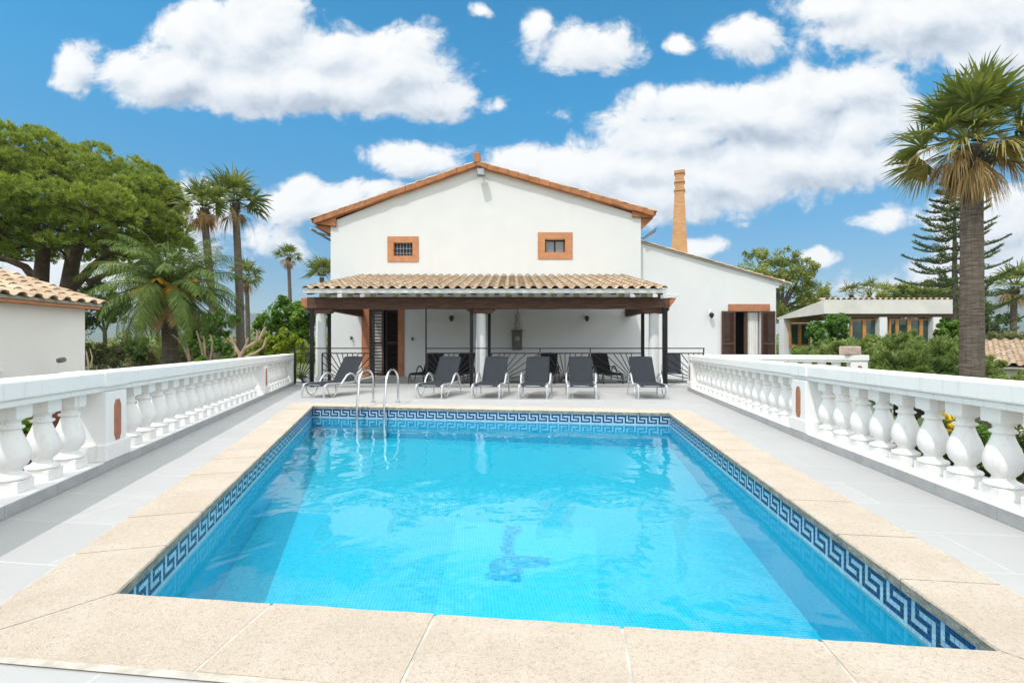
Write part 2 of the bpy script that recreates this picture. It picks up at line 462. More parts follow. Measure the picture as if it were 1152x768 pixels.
# ------------------------------------------------------------------ terrace and pool
def isect(p, d, q, e):
    t = ((q[0]-p[0])*e[1]-(q[1]-p[1])*e[0])/(d[0]*e[1]-d[1]*e[0])
    return Vector((p[0]+d[0]*t, p[1]+d[1]*t))
def offset_poly(P, offs):
    """P counter-clockwise; positive offsets go outward, one per edge"""
    n = len(P); L = []
    for i in range(n):
        a, b = Vector(P[i]), Vector(P[(i+1) % n]); d = (b-a).normalized()
        nn = Vector((d.y, -d.x)); L.append((a+nn*offs[i], d))
    return [isect(L[i-1][0], L[i-1][1], L[i][0], L[i][1]) for i in range(n)]
POOL = [Vector((-1.99, 2.433)), Vector((1.994, 1.969)), Vector((2.92, 9.01)), Vector((-4.15, 10.10))]   # inner coping edge: NL NR FR FL
COPO = offset_poly(POOL, [.49, .47, .46, .47])
BAS = offset_poly(POOL, [.02, .02, .02, .02])
WATER = -.235
def floor_z(y): return -.88 + (y-2.2)*(.26/7.6)
def floor_pt(px, py, dz=.004):                 # where a photo pixel's ray meets the pool floor
    D = 4.0
    for _ in range(60): D = .5*D + .5*(EYE-floor_z(D))*F/(py-389)
    return Vector(((px-576)*D/F, D, floor_z(D)+dz))

def flat(name, outer, holes, z, m):
    polys = [[Vector((p[0], p[1], 0)) for p in outer]] + [[Vector((p[0], p[1], 0)) for p in h] for h in holes]
    tris = geometry.tessellate_polygon(polys)
    pts = [p for q in polys for p in q]
    mb = MB(); mb.v = [(p.x, p.y, z) for p in pts]
    for t in tris:
        a, b, c = [pts[i] for i in t]
        if (b-a).cross(c-a).z < 0: t = t[::-1]
        mb.f.append(list(t)); mb.m.append(0); mb.sm.append(False)
    return mb.build(name, m, base=Vector((0, 0, 0)))

DECK_OUT = [(-2.68, -1.5), (3.25, -1.5), (4.33, 6.8), (5.36, 13.25), (10.35, 13.15), (11.7, 21.3), (-9.0, 21.3), (-7.53, 16.0)]
ring_in = offset_poly(COPO, [-.06]*4)
structure(flat('pool_deck', DECK_OUT, [ring_in], 0.0, 'deck_tiles'))
mb = MB()
for i in range(len(DECK_OUT)):
    a, b = DECK_OUT[i], DECK_OUT[(i+1) % len(DECK_OUT)]
    mb.quad((a[0], a[1], -2.2), (b[0], b[1], -2.2), (b[0], b[1], -.004), (a[0], a[1], -.004))
structure(mb.build('terrace_wall', 'plaster_white'))
# outside ground, one sheet to the horizon
mb = MB(); S = 3000
mb.quad((-S, -S, -2.2), (S, -S, -2.2), (S, S, -2.2), (-S, S, -2.2))
structure(mb.build('ground', 'ground_earth'))

pool = thing('swimming_pool', (-.3, 5.9, -1.2), 'blue mosaic swimming pool with Greek key border and beige stone coping', 'swimming pool')
# floor
mb = MB()
mb.add([(p.x, p.y, floor_z(p.y)) for p in BAS], [(0, 1, 2, 3)])
mb.build('pool_floor', 'pool_mosaic', pool, uv=lambda c: (c.x*.995+c.y*.10, c.y*.995-c.x*.10))
for i in range(4):
    a, b = BAS[i], BAS[(i+1) % 4]; d = (b-a).normalized()
    mb = MB()
    mb.quad((b.x, b.y, floor_z(b.y)), (a.x, a.y, floor_z(a.y)), (a.x, a.y, -.05), (b.x, b.y, -.05))
    mb.build('pool_wall', 'pool_wall_mosaic', pool, uv=lambda c, a=a, d=d: ((Vector((c.x, c.y))-a).dot(d), c.z))
# border of blue keys on white, real mosaic pieces
T = .0292
KEY = set()
for r in range(5): KEY.add((0, r))
for c in range(0, 6): KEY.add((c, 4))
for r in range(2, 5): KEY.add((5, r))
for c in range(2, 6): KEY.add((c, 2))
for r in range(0, 3): KEY.add((2, r))
for c in range(2, 7): KEY.add((c, 0))
for i in range(4):
    a, b = BAS[i], BAS[(i+1) % 4]
    a, b = b, a                                   # left to right as seen from the water
    L = (b-a).length; d = (b-a)/L; nin = Vector((d.y, -d.x))
    cen = sum(BAS, Vector((0, 0)))/4
    if nin.dot(cen-a) < 0: nin = -nin
    n = round(L/(7*T)); tw = L/(n*7)
    mb = MB()
    e = a+nin*.003; e2 = b+nin*.003
    mb.quad((e.x, e.y, -.255), (e2.x, e2.y, -.255), (e2.x, e2.y, -.052), (e.x, e.y, -.052), 2)
    q0 = nin*.006
    for k in range(n*7):
        for r in range(-1, 6):
            dark = (k % 7, r) in KEY
            x0 = a+d*(k*tw+.0013)+q0; x1 = a+d*((k+1)*tw-.0013)+q0
            z1 = -.066-r*T; z0 = z1-T+.0026
            if r == -1: z1 = -.053
            mb.quad((x0.x, x0.y, z0), (x1.x, x1.y, z0), (x1.x, x1.y, z1), (x0.x, x0.y, z1), 0 if dark else 1)
    mb.build('key_border', ['key_blue', 'key_white', 'key_grout'], pool)
# coping stones
def along(px, py):                                # photo pixel on the deck plane
    D = EYE*F/(py-389); return Vector(((px-576)*D/F, D))
joints = []
a, b = POOL[0], POOL[1]; d = (b-a); L = d.length; d /= L
joints.append([0]+[max(.02, min(.98, (along(x, y)-a).dot(d)/L)) for x, y in ((305, 682), (490, 693), (700, 710), (923, 723))]+[1])
for i in range(1, 4):
    n = max(2, round((POOL[(i+1) % 4]-POOL[i]).length/.62))
    j = [k/n + (random.uniform(-.12, .12)/n if 0 < k < n else 0) for k in range(n+1)]
    joints.append(j)
for i in range(4):
    a, b = POOL[i], POOL[(i+1) % 4]; A, B = COPO[i], COPO[(i+1) % 4]
    ext = .02
    for k in range(len(joints[i])-1):
        t0, t1 = joints[i][k], joints[i][k+1]; Li = (b-a).length; g = (.008 if i == 0 else .004)/Li
        p0, p1 = a.lerp(b, t0+g), a.lerp(b, t1-g)
        d = (b-a).normalized()
        o0 = A+d*((p0-A).dot(d)) if k > 0 else A.lerp(B, g)
        o1 = A+d*((p1-A).dot(d)) if k < len(joints[i])-2 else A.lerp(B, 1-g)
        sk = random.uniform(-.03, .03)
        zt = .010+random.uniform(-.0015, .0015); zb = -.05
        mb = MB()
        # chipped, slightly wavy inner edge: subdivide it
        ns = 10; nn = Vector((d.y, -d.x))
        inn = []
        for q in range(ns+1):
            w = 0 if q in (0, ns) else random.uniform(-.0045, .004)
            p = p0.lerp(p1, q/ns)+nn*w; inn.append(p)
        top = [(p.x, p.y, zt) for p in inn]; ch = [(p.x-nn.x*.006, p.y-nn.y*.006, zt-.010) for p in inn]
        bot = [(p.x-nn.x*.004+random.uniform(-.002, .002), p.y-nn.y*.004+random.uniform(-.003, .003), zb) for p in inn]
        ou = [(o0.x, o0.y, zt), (o1.x, o1.y, zt)]
        V = top+[ou[1], ou[0]]+ch+bot+[(o0.x, o0.y, zb), (o1.x, o1.y, zb)]
        m = ns+1; fs = [tuple(range(m+2))[::-1]]; 
        oc = m+2; ob = oc+m; e0 = ob+m
        fs += [(q, q+1, oc+q+1, oc+q) for q in range(ns)]
        mb.add(V, fs, 0)
        # keep the inner band and ends on shared verts
        for q in range(ns): mb.f.append([oc+q, oc+q+1, ob+q+1, ob+q]); mb.m.append(1); mb.sm.append(False)
        mb.f.append([m, m+1, e0, e0+1]); mb.m.append(0); mb.sm.append(False)
        mb.f.append([0, oc, ob, e0, m+1]); mb.m.append(1); mb.sm.append(False)
        mb.f.append([m-1, m, e0+1, ob+ns, oc+ns]); mb.m.append(1); mb.sm.append(False)
        mb.f.append([ob+q for q in range(ns+1)]+[e0+1, e0]); mb.m.append(1); mb.sm.append(False)
        st = mb.build('coping_stone', ['coping_stone', 'coping_rough'], pool)
        bm = bmesh.new(); bm.from_mesh(st.data); bmesh.ops.recalc_face_normals(bm, faces=bm.faces); bm.to_mesh(st.data); bm.free()
    # mortar bed showing in the joints
gr = [offset_poly(POOL, [.012]*4), offset_poly(COPO, [.04, .012, .02, .012])]
mb = MB()
for i in range(4):
    p, q = gr[0][i], gr[0][(i+1) % 4]; r, s = gr[1][(i+1) % 4], gr[1][i]
    mb.add([(p.x, p.y, .0075), (q.x, q.y, .0075), (r.x, r.y, .0075), (s.x, s.y, .0075)], [(0, 3, 2, 1)])
bed = mb.build('mortar_bed', 'grout_white', pool)
# emblem
pan = [floor_pt(*p) for p in ((481, 720), (677, 735), (670, 594), (514, 586))]
mb = MB(); mb.add([tuple(p) for p in pan], [(0, 1, 2, 3)])
uvf = lambda c: (c.x*.995+c.y*.10, c.y*.995-c.x*.10)
mb.build('emblem_panel', 'emblem_pale', pool, uv=uvf)
fig = [(415, 355), (475, 360), (470, 376), (448, 385), (440, 465), (505, 468), (572, 472), (570, 500), (520, 506), (475, 505), (462, 560), (400, 556), (345, 545), (350, 487), (380, 478), (398, 420), (412, 378)]
P2 = [floor_pt(440+x/3.2, 480+y/3.2, .008) for x, y in fig]
def inside(x, y):
    c = False
    for i in range(len(P2)):
        a, b = P2[i], P2[i-1]
        if (a.y > y) != (b.y > y) and x < (b.x-a.x)*(y-a.y)/(b.y-a.y)+a.x: c = not c
    return c
mb = MB(); gx0, gx1 = min(p.x for p in P2), max(p.x for p in P2); gy0, gy1 = min(p.y for p in P2), max(p.y for p in P2)
ts = .034; ca, sa = .995, .0998
for iu in range(-80, 80):
    for iv in range(40, 260):
        u_, v_ = iu*ts, iv*ts; cx = u_*ca-v_*sa+.35; cy = u_*sa+v_*ca-.3
        if gx0 < cx < gx1 and gy0 < cy < gy1 and inside(cx+random.uniform(-.012, .012), cy+random.uniform(-.012, .012)) and random.random() > .13:
            h = ts*.44; q = [(-h, -h), (h, -h), (h, h), (-h, h)]
            pts = [(cx+a*ca-b*sa, cy+a*sa+b*ca) for a, b in q]
            mb.add([(x, y, floor_z(y)+.008) for x, y in pts], [(0, 1, 2, 3)])
mb.build('emblem_figure', 'emblem_blue', pool)
# water
mb = MB(); W = offset_poly(BAS, [.001]*4)
mb.add([(p.x, p.y, WATER) for p in W], [(0, 1, 2, 3)])
structure(mb.build('pool_water', 'pool_water'))

# ladder
lad = thing('pool_ladder', (-2.85, 10.2, 0), 'polished steel pool ladder with two curved handrails at the far edge', 'ladder')
def lad_rail(x):
    pts = [(x+.04, 10.72, .0), (x+.04, 10.72, .50)]
    for k in range(9):
        th = math.pi*k/8
        pts.append((x+.04-.05*k/8, 10.30+.42*math.cos(th), .52+.235*math.sin(th)))
    pts += [(x-.01, 9.84, .30), (x-.02, 9.78, 0), (x-.02, 9.76, -.4), (x-.02, 9.74, -.74)]
    m = MB(); m.tube(pts, .024, 12)
    m.lathe([(.05, .011), (.05, .02), (.03, .03)], 16, (x+.04, 10.72, 0))
    m.build('handrail', 'steel', lad)
lad_rail(-3.11); lad_rail(-2.56)
for z in (-.48, -.68):
    m = MB(); m.box(-3.12, -2.58, 9.70, 9.80, z, z+.03); m.build('step', 'steel', lad, bevel=.005)

# ------------------------------------------------------------------ balustrades
ABH = .093
def baluster_mesh():
    m = MB(); h = .098
    m.box(-h, h, -h, h, .1, .195)
    m.lathe([(.092, .195), (.112, .20), (.118, .212), (.112, .226), (.088, .236), (.070, .25), (.064, .268), (.074, .282), (.100, .312),
             (.115, .352), (.119, .392), (.114, .432), (.097, .486), (.075, .538), (.062, .580), (.060, .592), (.078, .598), (.082, .608),
             (.078, .618), (.060, .624), (.057, .645), (.064, .658), (.082, .668), (.082, .676)], 24)
    m.box(-.09, .09, -.09, .09, .676, .792)
    return m
BAL = baluster_mesh().build('baluster', 'balustrade_white', base=Vector((0, 0, 0)))
bv = BAL.modifiers.new('edge', 'BEVEL'); bv.width = .006; bv.segments = 2; bv.limit_method = 'ANGLE'; bv.angle_limit = R(50)
def balustrade(label, name, A, B, side, pillars, pitch, first, z0=0, skirt=True, cap=(.79, .985)):
    """A->B skirting face; side=+1 puts the body to the right of A->B"""
    A, B = Vector(A), Vector(B); L = (B-A).length; d = (B-A)/L; n = Vector((d.y, -d.x))*side
    root = thing(name, (A.x, A.y, z0), label, 'balustrade')
    D3 = Vector((d.x, d.y, 0)); N3 = Vector((n.x, n.y, 0)); O = Vector((A.x, A.y, z0))
    def ob(mb, s0, s1, o0, o1, za, zb, mi=0): mb.fbox(O+D3*s0+N3*o0+Vector((0, 0, za)), D3*(s1-s0), N3*(o1-o0), (0, 0, zb-za), mi)
    m = MB(); ob(m, 0, L, .012, .40, 0, .1); m.build('plinth', 'balustrade_white', root, bevel=.008)
    # rail with a small drip moulding underneath, cast in lengths
    m = MB(); ob(m, 0, L, .02, .38, cap[0]+.055, cap[1]); m.build('top_rail', 'balustrade_white', root, bevel=.014)
    m = MB(); ob(m, 0, L, .045, .355, cap[0], cap[0]+.053); m.build('rail_moulding', 'balustrade_white', root, bevel=.012)
    if skirt:
        s = 0; k = 0
        m = MB()
        while s < L:
            e = min(L, s+.6); ob(m, s+.002, e-.002, 0, .0125, .002, .096); s = e
        m.build('skirting', 'skirting_grey', root, bevel=.002)
    for s in pillars:
        w = .20
        m = MB(); ob(m, s-w, s+w, .014, .386, .1, cap[0]-.002); pl = m.build('pillar', 'balustrade_white', root, bevel=.01)
        m = MB(); ob(m, s-w-.05, s+w+.05, -.004, .405, .098, .27); m.build('pillar_base', 'balustrade_white', pl, base=root_loc(pl), bevel=.012)
        hx, z1, z2, c = .062, .235, .70, .06
        for o0, o1 in ((.005, .0145), (.3845, .394)):
            if o0 < .1: za = .285
            else: za = .285
            pts = [(-hx, za+c), (-hx*.5, za), (hx*.5, za), (hx, za+c), (hx, z2-c), (hx*.5, z2), (-hx*.5, z2), (-hx, z2-c)]
            m = MB(); m.prism([O+D3*(s+p)+N3*o0+Vector((0, 0, z)) for p, z in pts], N3*(o1-o0))
            m.build('inset_panel', 'terracotta_inset', pl, base=root_loc(pl))
        m = MB(); ob(m, s-w-.03, s+w+.03, .005, .395, cap[0]+.05, cap[1]+.006); m.build('pillar_cap', 'balustrade_white', pl, base=root_loc(pl), bevel=.014)
    s = first; k = 0
    cnt = 0
    while s < L-.1:
        if all(abs(s-q) > .36 for q in pillars) and s > .1:
            o = BAL if (cnt == 0 and not BAL.parent) else BAL.copy()
            if o is not BAL: COL.objects.link(o)
            o.parent = root; p = D3*s+N3*.2; o.location = p; o.rotation_euler = (0, 0, math.atan2(d.y, d.x)+(0 if side > 0 else 0))
            cnt += 1
        s += pitch
    return root
LX = lambda D: -(2.689+.277*D)
RX = lambda D: 3.025+.13*D
LA, LB = (LX(.6), .6), (LX(15.9), 15.9)
ls = lambda D: (D-.6)*math.hypot(1, .277)          # distance along the left wall at face depth D
# baluster axis sits .2 behind the face: at depth D along the wall its own depth is D + .2*.277/1.038
balustrade('long white balustrade with brown inset panels, running along the left side of the pool', 'pool_balustrade',
           LA, LB, -1, [ls(5.03), ls(11.75), ls(15.6)], .376, ls(3.93-.053-.376*9/1.038), cap=(.79, .985))
RA, RB = (RX(.5), .5), (RX(6.8), 6.8)
RC, RD = (RX(6.8), 6.8), (4.93, 13.62)
rs = lambda D: (D-.5)*math.hypot(1, .13)
balustrade('white balustrade on the right near the tall palm, yellow flowers showing between its balusters', 'pool_balustrade', RA, RB, 1,
           [rs(6.59)], .361, rs(3.648-.358*9)-.0+.028, cap=(.79, .985))
d2 = math.hypot(4.93-RX(6.8), 6.82)
balustrade('white balustrade on the right reaching from the middle pillar to the iron railing', 'pool_balustrade', (RX(6.8)+.003, 6.802), RD, 1, [d2-.22], .392, .26)
balustrade('white balustrade in front of the shuttered door, a stone block on its end', 'terrace_balustrade', (5.45, 14.75), (9.9, 13.42), 1*-1,
           [4.64-.22], .36, .30, skirt=False)
# ------------------------------------------------------------------ walls with openings, barrel-tile roofs
def wall_holes(mb, outer, holes, mp, depth, mi=0):
    """outer, holes: 2-D loops; mp maps (u, v, w) to 3-D (w = depth behind the face)"""
    polys = [[Vector((p[0], p[1], 0)) for p in q] for q in [outer]+holes]
    tris = geometry.tessellate_polygon(polys); pts = [p for q in polys for p in q]
    V = [mp(p.x, p.y, 0) for p in pts]; fs = []
    for t in tris:
        a, b, c = [pts[i] for i in t]
        fs.append(tuple(t) if (b-a).cross(c-a).z > 0 else tuple(t[::-1]))
    mb.add(V, fs, mi)
    for h in holes:
        for i in range(len(h)):
            p, q = h[i], h[(i+1) % len(h)]
            mb.add([mp(p[0], p[1], 0), mp(q[0], q[1], 0), mp(q[0], q[1], depth), mp(p[0], p[1], depth)], [(0, 1, 2, 3)], mi)
def rect(u0, u1, v0, v1): return [(u0, v0), (u1, v0), (u1, v1), (u0, v1)]

def barrel_roof(mb, o, u, w, width, length, pitch=.32, row=.40, r=.105, seg=7, jit=.012):
    """o: lower corner, u: unit vector along the eave, w: unit vector up the slope; cover and pan tiles"""
    o, u, w = Vector(o), Vector(u).normalized(), Vector(w).normalized(); n = u.cross(w).normalized()
    if n.z < 0: n = -n
    nc = max(1, round(width/pitch)); p = width/nc; nr = max(1, math.ceil(length/row))
    for c in range(nc+1):
        for kind in (0, 1):
            if kind == 1 and c == nc: continue
            cu = c*p + (p/2 if kind else 0)
            for k in range(nr):
                s0 = k*row-.03+random.uniform(-jit, jit); s1 = min(length, (k+1)*row+.045)
                if s0 >= length: continue
                ra, rb = (r*1.08, r*.90) if kind == 0 else (r*.95, r*1.05)
                ofu = random.uniform(-jit, jit); V = []
                for s, rr, lift in ((s0, ra, .018), (s1, rb, 0)):
                    for j in range(seg):
                        th = math.pi*j/(seg-1)
                        if kind == 0: a = rr*math.cos(th); hgt = .028+rr*.82*math.sin(th)+lift
                        else: a = rr*math.cos(th); hgt = .10-rr*.75*math.sin(th)+lift
                        V.append(o+u*(cu+ofu+a)+w*s+n*hgt)
                V2 = [v - n*.014 for v in V[:seg]]
                fs = [(j+1, j, seg+j, seg+j+1) for j in range(seg-1)]
                fs += [(j, j+1, 2*seg+j+1, 2*seg+j) for j in range(seg-1)]
                mb.add(V+V2, fs, 0, True)

# ------------------------------------------------------------------ the house
HY = 20.0
house = thing('house', (-1.1, HY, 0), 'large white gabled house with two small orange framed windows and brown roof edge', 'house')
hx0, hx1 = gx(372, HY), gx(721, HY)
apx = gx(537, HY); zl, zr, za = gz(250, HY), gz(243, HY), gz(185, HY)
mpf = lambda u, v, w: (u, HY+w, v)
win1 = (gx(442.8, HY), gx(464.3, HY), gz(288, HY), gz(273, HY))
win2 = (gx(613, HY), gx(636, HY), gz(284, HY), gz(269, HY))
door = (gx(415.5, HY), gx(448, HY), .02, gz(348, HY))
mb = MB()
wall_holes(mb, [(hx0, -2.2), (hx1, -2.2), (hx1, zr), (apx, za), (hx0, zl)],
           [rect(win1[0], win1[1], win1[2], win1[3]), rect(win2[0], win2[1], win2[2], win2[3]), rect(*door)], mpf, .32)
HB = 34.0
mb.quad((hx0, HB, -2.2), (hx0, HY, -2.2), (hx0, HY, zl), (hx0, HB, zl))
mb.quad((hx1, HY, -2.2), (hx1, HB, -2.2), (hx1, HB, zr), (hx1, HY, zr))
mb.add([(hx1, HB, -2.2), (hx0, HB, -2.2), (hx0, HB, zl), (apx, HB, za), (hx1, HB, zr)], [(0, 1, 2, 3, 4)])
hwall = mb.build('wall', 'plaster_white', house)
# roof: two slabs, front verge of brown tiles
def roof_slab(x0, z0, x1, z1, th, y0, y1, m):
    m.prism([(x0, y0, z0), (x1, y0, z1), (x1, y0, z1+th), (x0, y0, z0+th)], (0, y1-y0, 0))
lx, lz = gx(352, HY), gz(252, HY)-.02
rx, rz = gx(737, HY), gz(243.5, HY)-.02
az = gz(188.5, HY)
mb = MB(); roof_slab(lx, lz+.06, apx, az+.03, .13, HY-.12, HB+.2, mb); roof_slab(apx, az+.03, rx, rz+.06, .13, HY-.12, HB+.2, mb)
hroof = mb.build('roof', 'roof_verge', house)
mb = MB()
for (x0, z0, x1, z1) in ((lx+.12, lz-.02, apx, az-.02), (apx, az-.02, rx-.1, rz-.02)):
    L = math.hypot(x1-x0, z1-z0); n = int(L/.42); dx, dz = (x1-x0)/n, (z1-z0)/n
    for k in range(n):
        j = random.uniform(-.012, .012); y0 = HY-.24+random.uniform(-.012, .012)
        mb.prism([(x0+dx*k, y0, z0+dz*k+j), (x0+dx*(k+1)-.006, y0, z0+dz*(k+1)+j), (x0+dx*(k+1)-.006, y0, z0+dz*(k+1)+.21+j), (x0+dx*k, y0, z0+dz*k+.19+j)], (0, .30, 0))
mb.build('verge', 'roof_verge', hroof, base=root_loc(hroof), bevel=.012)
# barrel tiles whose rounded ends peep over the verge
mb = MB()
for (x0, z0, x1, z1) in ((lx, lz+.20, apx, az+.20), (rx, rz+.20, apx, az+.20)):
    L = math.hypot(x1-x0, z1-z0); w = Vector((x1-x0, 0, z1-z0)).normalized()
    barrel_roof(mb, (x0, HY-.15, z0-.07), (0, 1, 0), w, 3.2, L, .32, .42, .075, 6)
mb.build('roof_tiles', 'clay_tiles', hroof, base=root_loc(hroof))
mb = MB(); mb.box(apx-.13, apx+.13, HY-.27, HY+.35, az+.12, az+.52); mb.build('ridge_cap', 'roof_verge', hroof, base=root_loc(hroof), bevel=.03)
# moulded eaves at both ends of the gable
for pr, yb, dy in (([(lx+.06, lz+.02), (hx0+.25, gz(255.5, HY)), (hx0+.25, gz(244, HY)), (lx+.3, gz(248, HY))], HY-.13, .12),
                   ([(hx0, gz(263, HY)), (hx0, gz(253, HY)), (lx, gz(254, HY))], HY+.02, 13.9),
                   ([(gx(711, HY), gz(244.5, HY)), (rx-.12, gz(245.5, HY)), (rx-.12, gz(241, HY)), (gx(711, HY), gz(233, HY))], HY-.13, .12),
                   ([(hx1, gz(259, HY)), (hx1, gz(244, HY)), (rx-.05, gz(245, HY))], HY+.02, 13.9)):
    mb = MB(); mb.prism([(x, yb, z) for x, z in pr], (0, dy, 0)); mb.build('eave_moulding', 'roof_verge', hroof, base=root_loc(hroof), bevel=.012)
mb = MB(); mb.tube([(lx-.06, HY-.1, gz(258, HY)), (lx-.06, HB, gz(258, HY))], .05, 8); mb.tube([(lx-.06, HY+.5, gz(258, HY)), (hx0-.05, HY+.5, gz(264, HY)), (hx0-.06, HY+.5, -2.2)], .045, 8)
mb.build('gutter', 'skirting_grey', house)
# windows
def small_window(w, fx, frame_px, glass, grille):
    x0, x1, z0, z1 = w
    f = MB(); a = [gx(frame_px[0], HY), gx(frame_px[1], HY), gz(frame_px[3], HY), gz(frame_px[2], HY)]
    y0, y1 = HY-.035, HY+.004
    f.box(a[0], a[1], y0, y1, z1, a[3]); f.box(a[0], a[1], y0, y1, a[2], z0)
    f.box(a[0], x0, y0+.002, y1, z0, z1); f.box(x1, a[1], y0+.002, y1, z0, z1)
    # painted reveal
    t = .012
    f.box(x0, x0+t, HY+.004, HY+.18, z0, z1); f.box(x1-t, x1, HY+.004, HY+.18, z0, z1); f.box(x0, x1, HY+.004, HY+.18, z0, z0+t)
    wn = f.build('window', 'terracotta_window', house, bevel=.006)
    s = MB(); b = .055; y = HY+.18
    s.box(x0, x1, y, y+.05, z0, z0+b); s.box(x0, x1, y, y+.05, z1-b, z1); s.box(x0, x0+b, y+.001, y+.05, z0+b, z1-b); s.box(x1-b, x1, y+.001, y+.05, z0+b, z1-b)
    xm = (x0+x1)/2; s.box(xm-.03, xm+.03, y+.001, y+.05, z0+b, z1-b)
    s.build('sash', 'door_wood_dark', wn, base=root_loc(wn))
    g = MB(); g.box(x0, x1, y+.025, y+.03, z0, z1); g.build('pane', glass, wn, base=root_loc(wn))
    if grille:
        q = MB(); yy = HY+.07
        for k in range(1, 6): q.tube([(x0+(x1-x0)*k/6, yy, z0), (x0+(x1-x0)*k/6, yy, z1)], .011, 6)
        for k in (.22, .58): q.tube([(x0, yy, z0+(z1-z0)*k), (x1, yy, z0+(z1-z0)*k)], .011, 6)
        q.build('grille', 'water_pipe', wn, base=root_loc(wn))
    return wn
w1 = small_window(win1, 0, (436, 471, 266, 294.5), 'window_glass', True); w1['label'] = 'small window with iron grille, left of the gable'
w2 = small_window(win2, 0, (605, 644, 261.5, 291.5), 'bright_glass', False); w2['label'] = 'small window with two bright panes, right of the gable'
# back door with louvred shutter
def louvre_leaf(mb, o, ax, w, h, t=.04, slat=.06, border=.07, mid=True):
    """leaf from corner o along ax (unit, horizontal); normal is ax x z"""
    ax = Vector(ax).normalized(); nz = Vector((0, 0, 1)); nn = ax.cross(nz)
    o = Vector(o)
    def pc(u0, u1, v0, v1, th=t, off=0): mb.fbox(o+ax*u0+nz*v0+nn*off, ax*(u1-u0), nn*th, nz*(v1-v0))
    pc(0, border, 0, h); pc(w-border, w, 0, h); pc(border, w-border, 0, border*1.4); pc(border, w-border, h-border, h)
    zs = [(border*1.4, h-border)]
    if mid: pc(border, w-border, h*.48, h*.48+border*1.2); zs = [(border*1.4, h*.48), (h*.48+border*1.2, h-border)]
    for a, b in zs:
        n = int((b-a)/slat)
        for k in range(n):
            v = a+(b-a)*(k+.5)/n
            mb.fbox(o+ax*border+nz*(v-.022)+nn*.004, ax*(w-2*border), nn*(t-.008)+nz*.03, nz*.011)
dm = MB(); y0, y1 = HY-.04, HY+.02
fx0, fx1 = gx(407, HY), gx(454.8, HY); fz = gz(340, HY)
dm.box(fx0, door[0], y0, y1, .0, fz); dm.box(door[1], fx1, y0, y1, .0, fz); dm.box(door[0], door[1], y0+.002, y1, door[3], fz)
dr = dm.build('door', 'terracotta', house, bevel=.006); dr['label'] = 'doorway in a terracotta surround, louvred shutter half open'
s = MB(); xs = gx(431, HY)
louvre_leaf(s, (door[0]+.02, HY+.12, .04), (1, 0, 0), xs-door[0]-.02, door[3]-.06, slat=.13, border=.08)
s.build('shutter', 'shutter_wood', dr, base=root_loc(dr))
s = MB(); s.box(door[0]+.08, xs-.08, HY+.15, HY+.155, .1, door[3]-.1); s.build('curtain', 'curtain', dr, base=root_loc(dr))
s = MB(); louvre_leaf(s, (xs+.03, HY+.25, .04), (1, .05, 0), door[1]-xs-.05, door[3]-.06, slat=.09, border=.08)
s.build('inner_shutter', 'door_wood_dark', dr, base=root_loc(dr))
s = MB(); s.box(door[0]-.3, door[1]+.3, HY+.9, HY+.95, -.1, door[3]+.2); s.box(door[0], door[1], HY+.32, HY+.95, -.05, .012); s.build('room_shade_panel', 'interior_shade', dr, base=root_loc(dr))  # near-black panel and floor strip stand in for the room's shade

# ------------------------------------------------------------------ lower wing on the right
WY = 20.3
wing = thing('house_wing', (gx(800, WY), WY, 0), 'white lean-to wing of the house with brown shuttered door and sloping roof', 'house')
wx0, wx1 = hx1-.3, gx(873, WY)
wz0, wz1 = gz(274, WY), gz(317, WY); sl = (wz1-wz0)/(wx1-gx(722, WY))
zA = wz0+sl*(wx0-gx(722, WY))
wd = (gx(826.5, WY), gx(857, WY), .02, gz(350, WY))
mb = MB()
wall_holes(mb, [(wx0, -2.2), (wx1, -2.2), (wx1, wz1), (wx0, zA)], [rect(*wd)], lambda u, v, w: (u, WY+w, v), .3)
mb.quad((wx1, WY, -2.2), (wx1, WY+11, -2.2), (wx1, WY+11, wz1), (wx1, WY, wz1))
mb.quad((wx1, WY+11, -2.2), (wx0, WY+11, -2.2), (wx0, WY+11, zA), (wx1, WY+11, wz1))
# curved white cornice under the eave
cz = wz1
for k, (ox, oz) in enumerate(((.12, -.25), (.24, -.12), (.36, .0))):
    mb.box(wx1-.05, wx1+ox, WY-.006*(k+1), WY+11, cz+oz-.02*k, cz+oz+.10)
mb.build('wall', 'plaster_white', wing)
ex = gx(887, WY); ez = wz1+sl*(ex-wx1)
mb = MB()
mb.prism([(wx0, WY-.06, zA+.01), (ex, WY-.06, ez+.01), (ex, WY-.06, ez+.07), (wx0, WY-.06, zA+.07)], (0, 11.2, 0))
wr = mb.build('roof', 'outer_fascia', wing)
mb = MB(); L = math.hypot(ex-wx0, ez-zA)
barrel_roof(mb, (ex+.03, WY-.08, ez+.02), (0, 1, 0), (wx0-ex, 0, zA-ez), 3.0, L, .30, .42, .07, 6)
mb.build('roof_tiles', 'clay_tiles', wr, base=root_loc(wr))
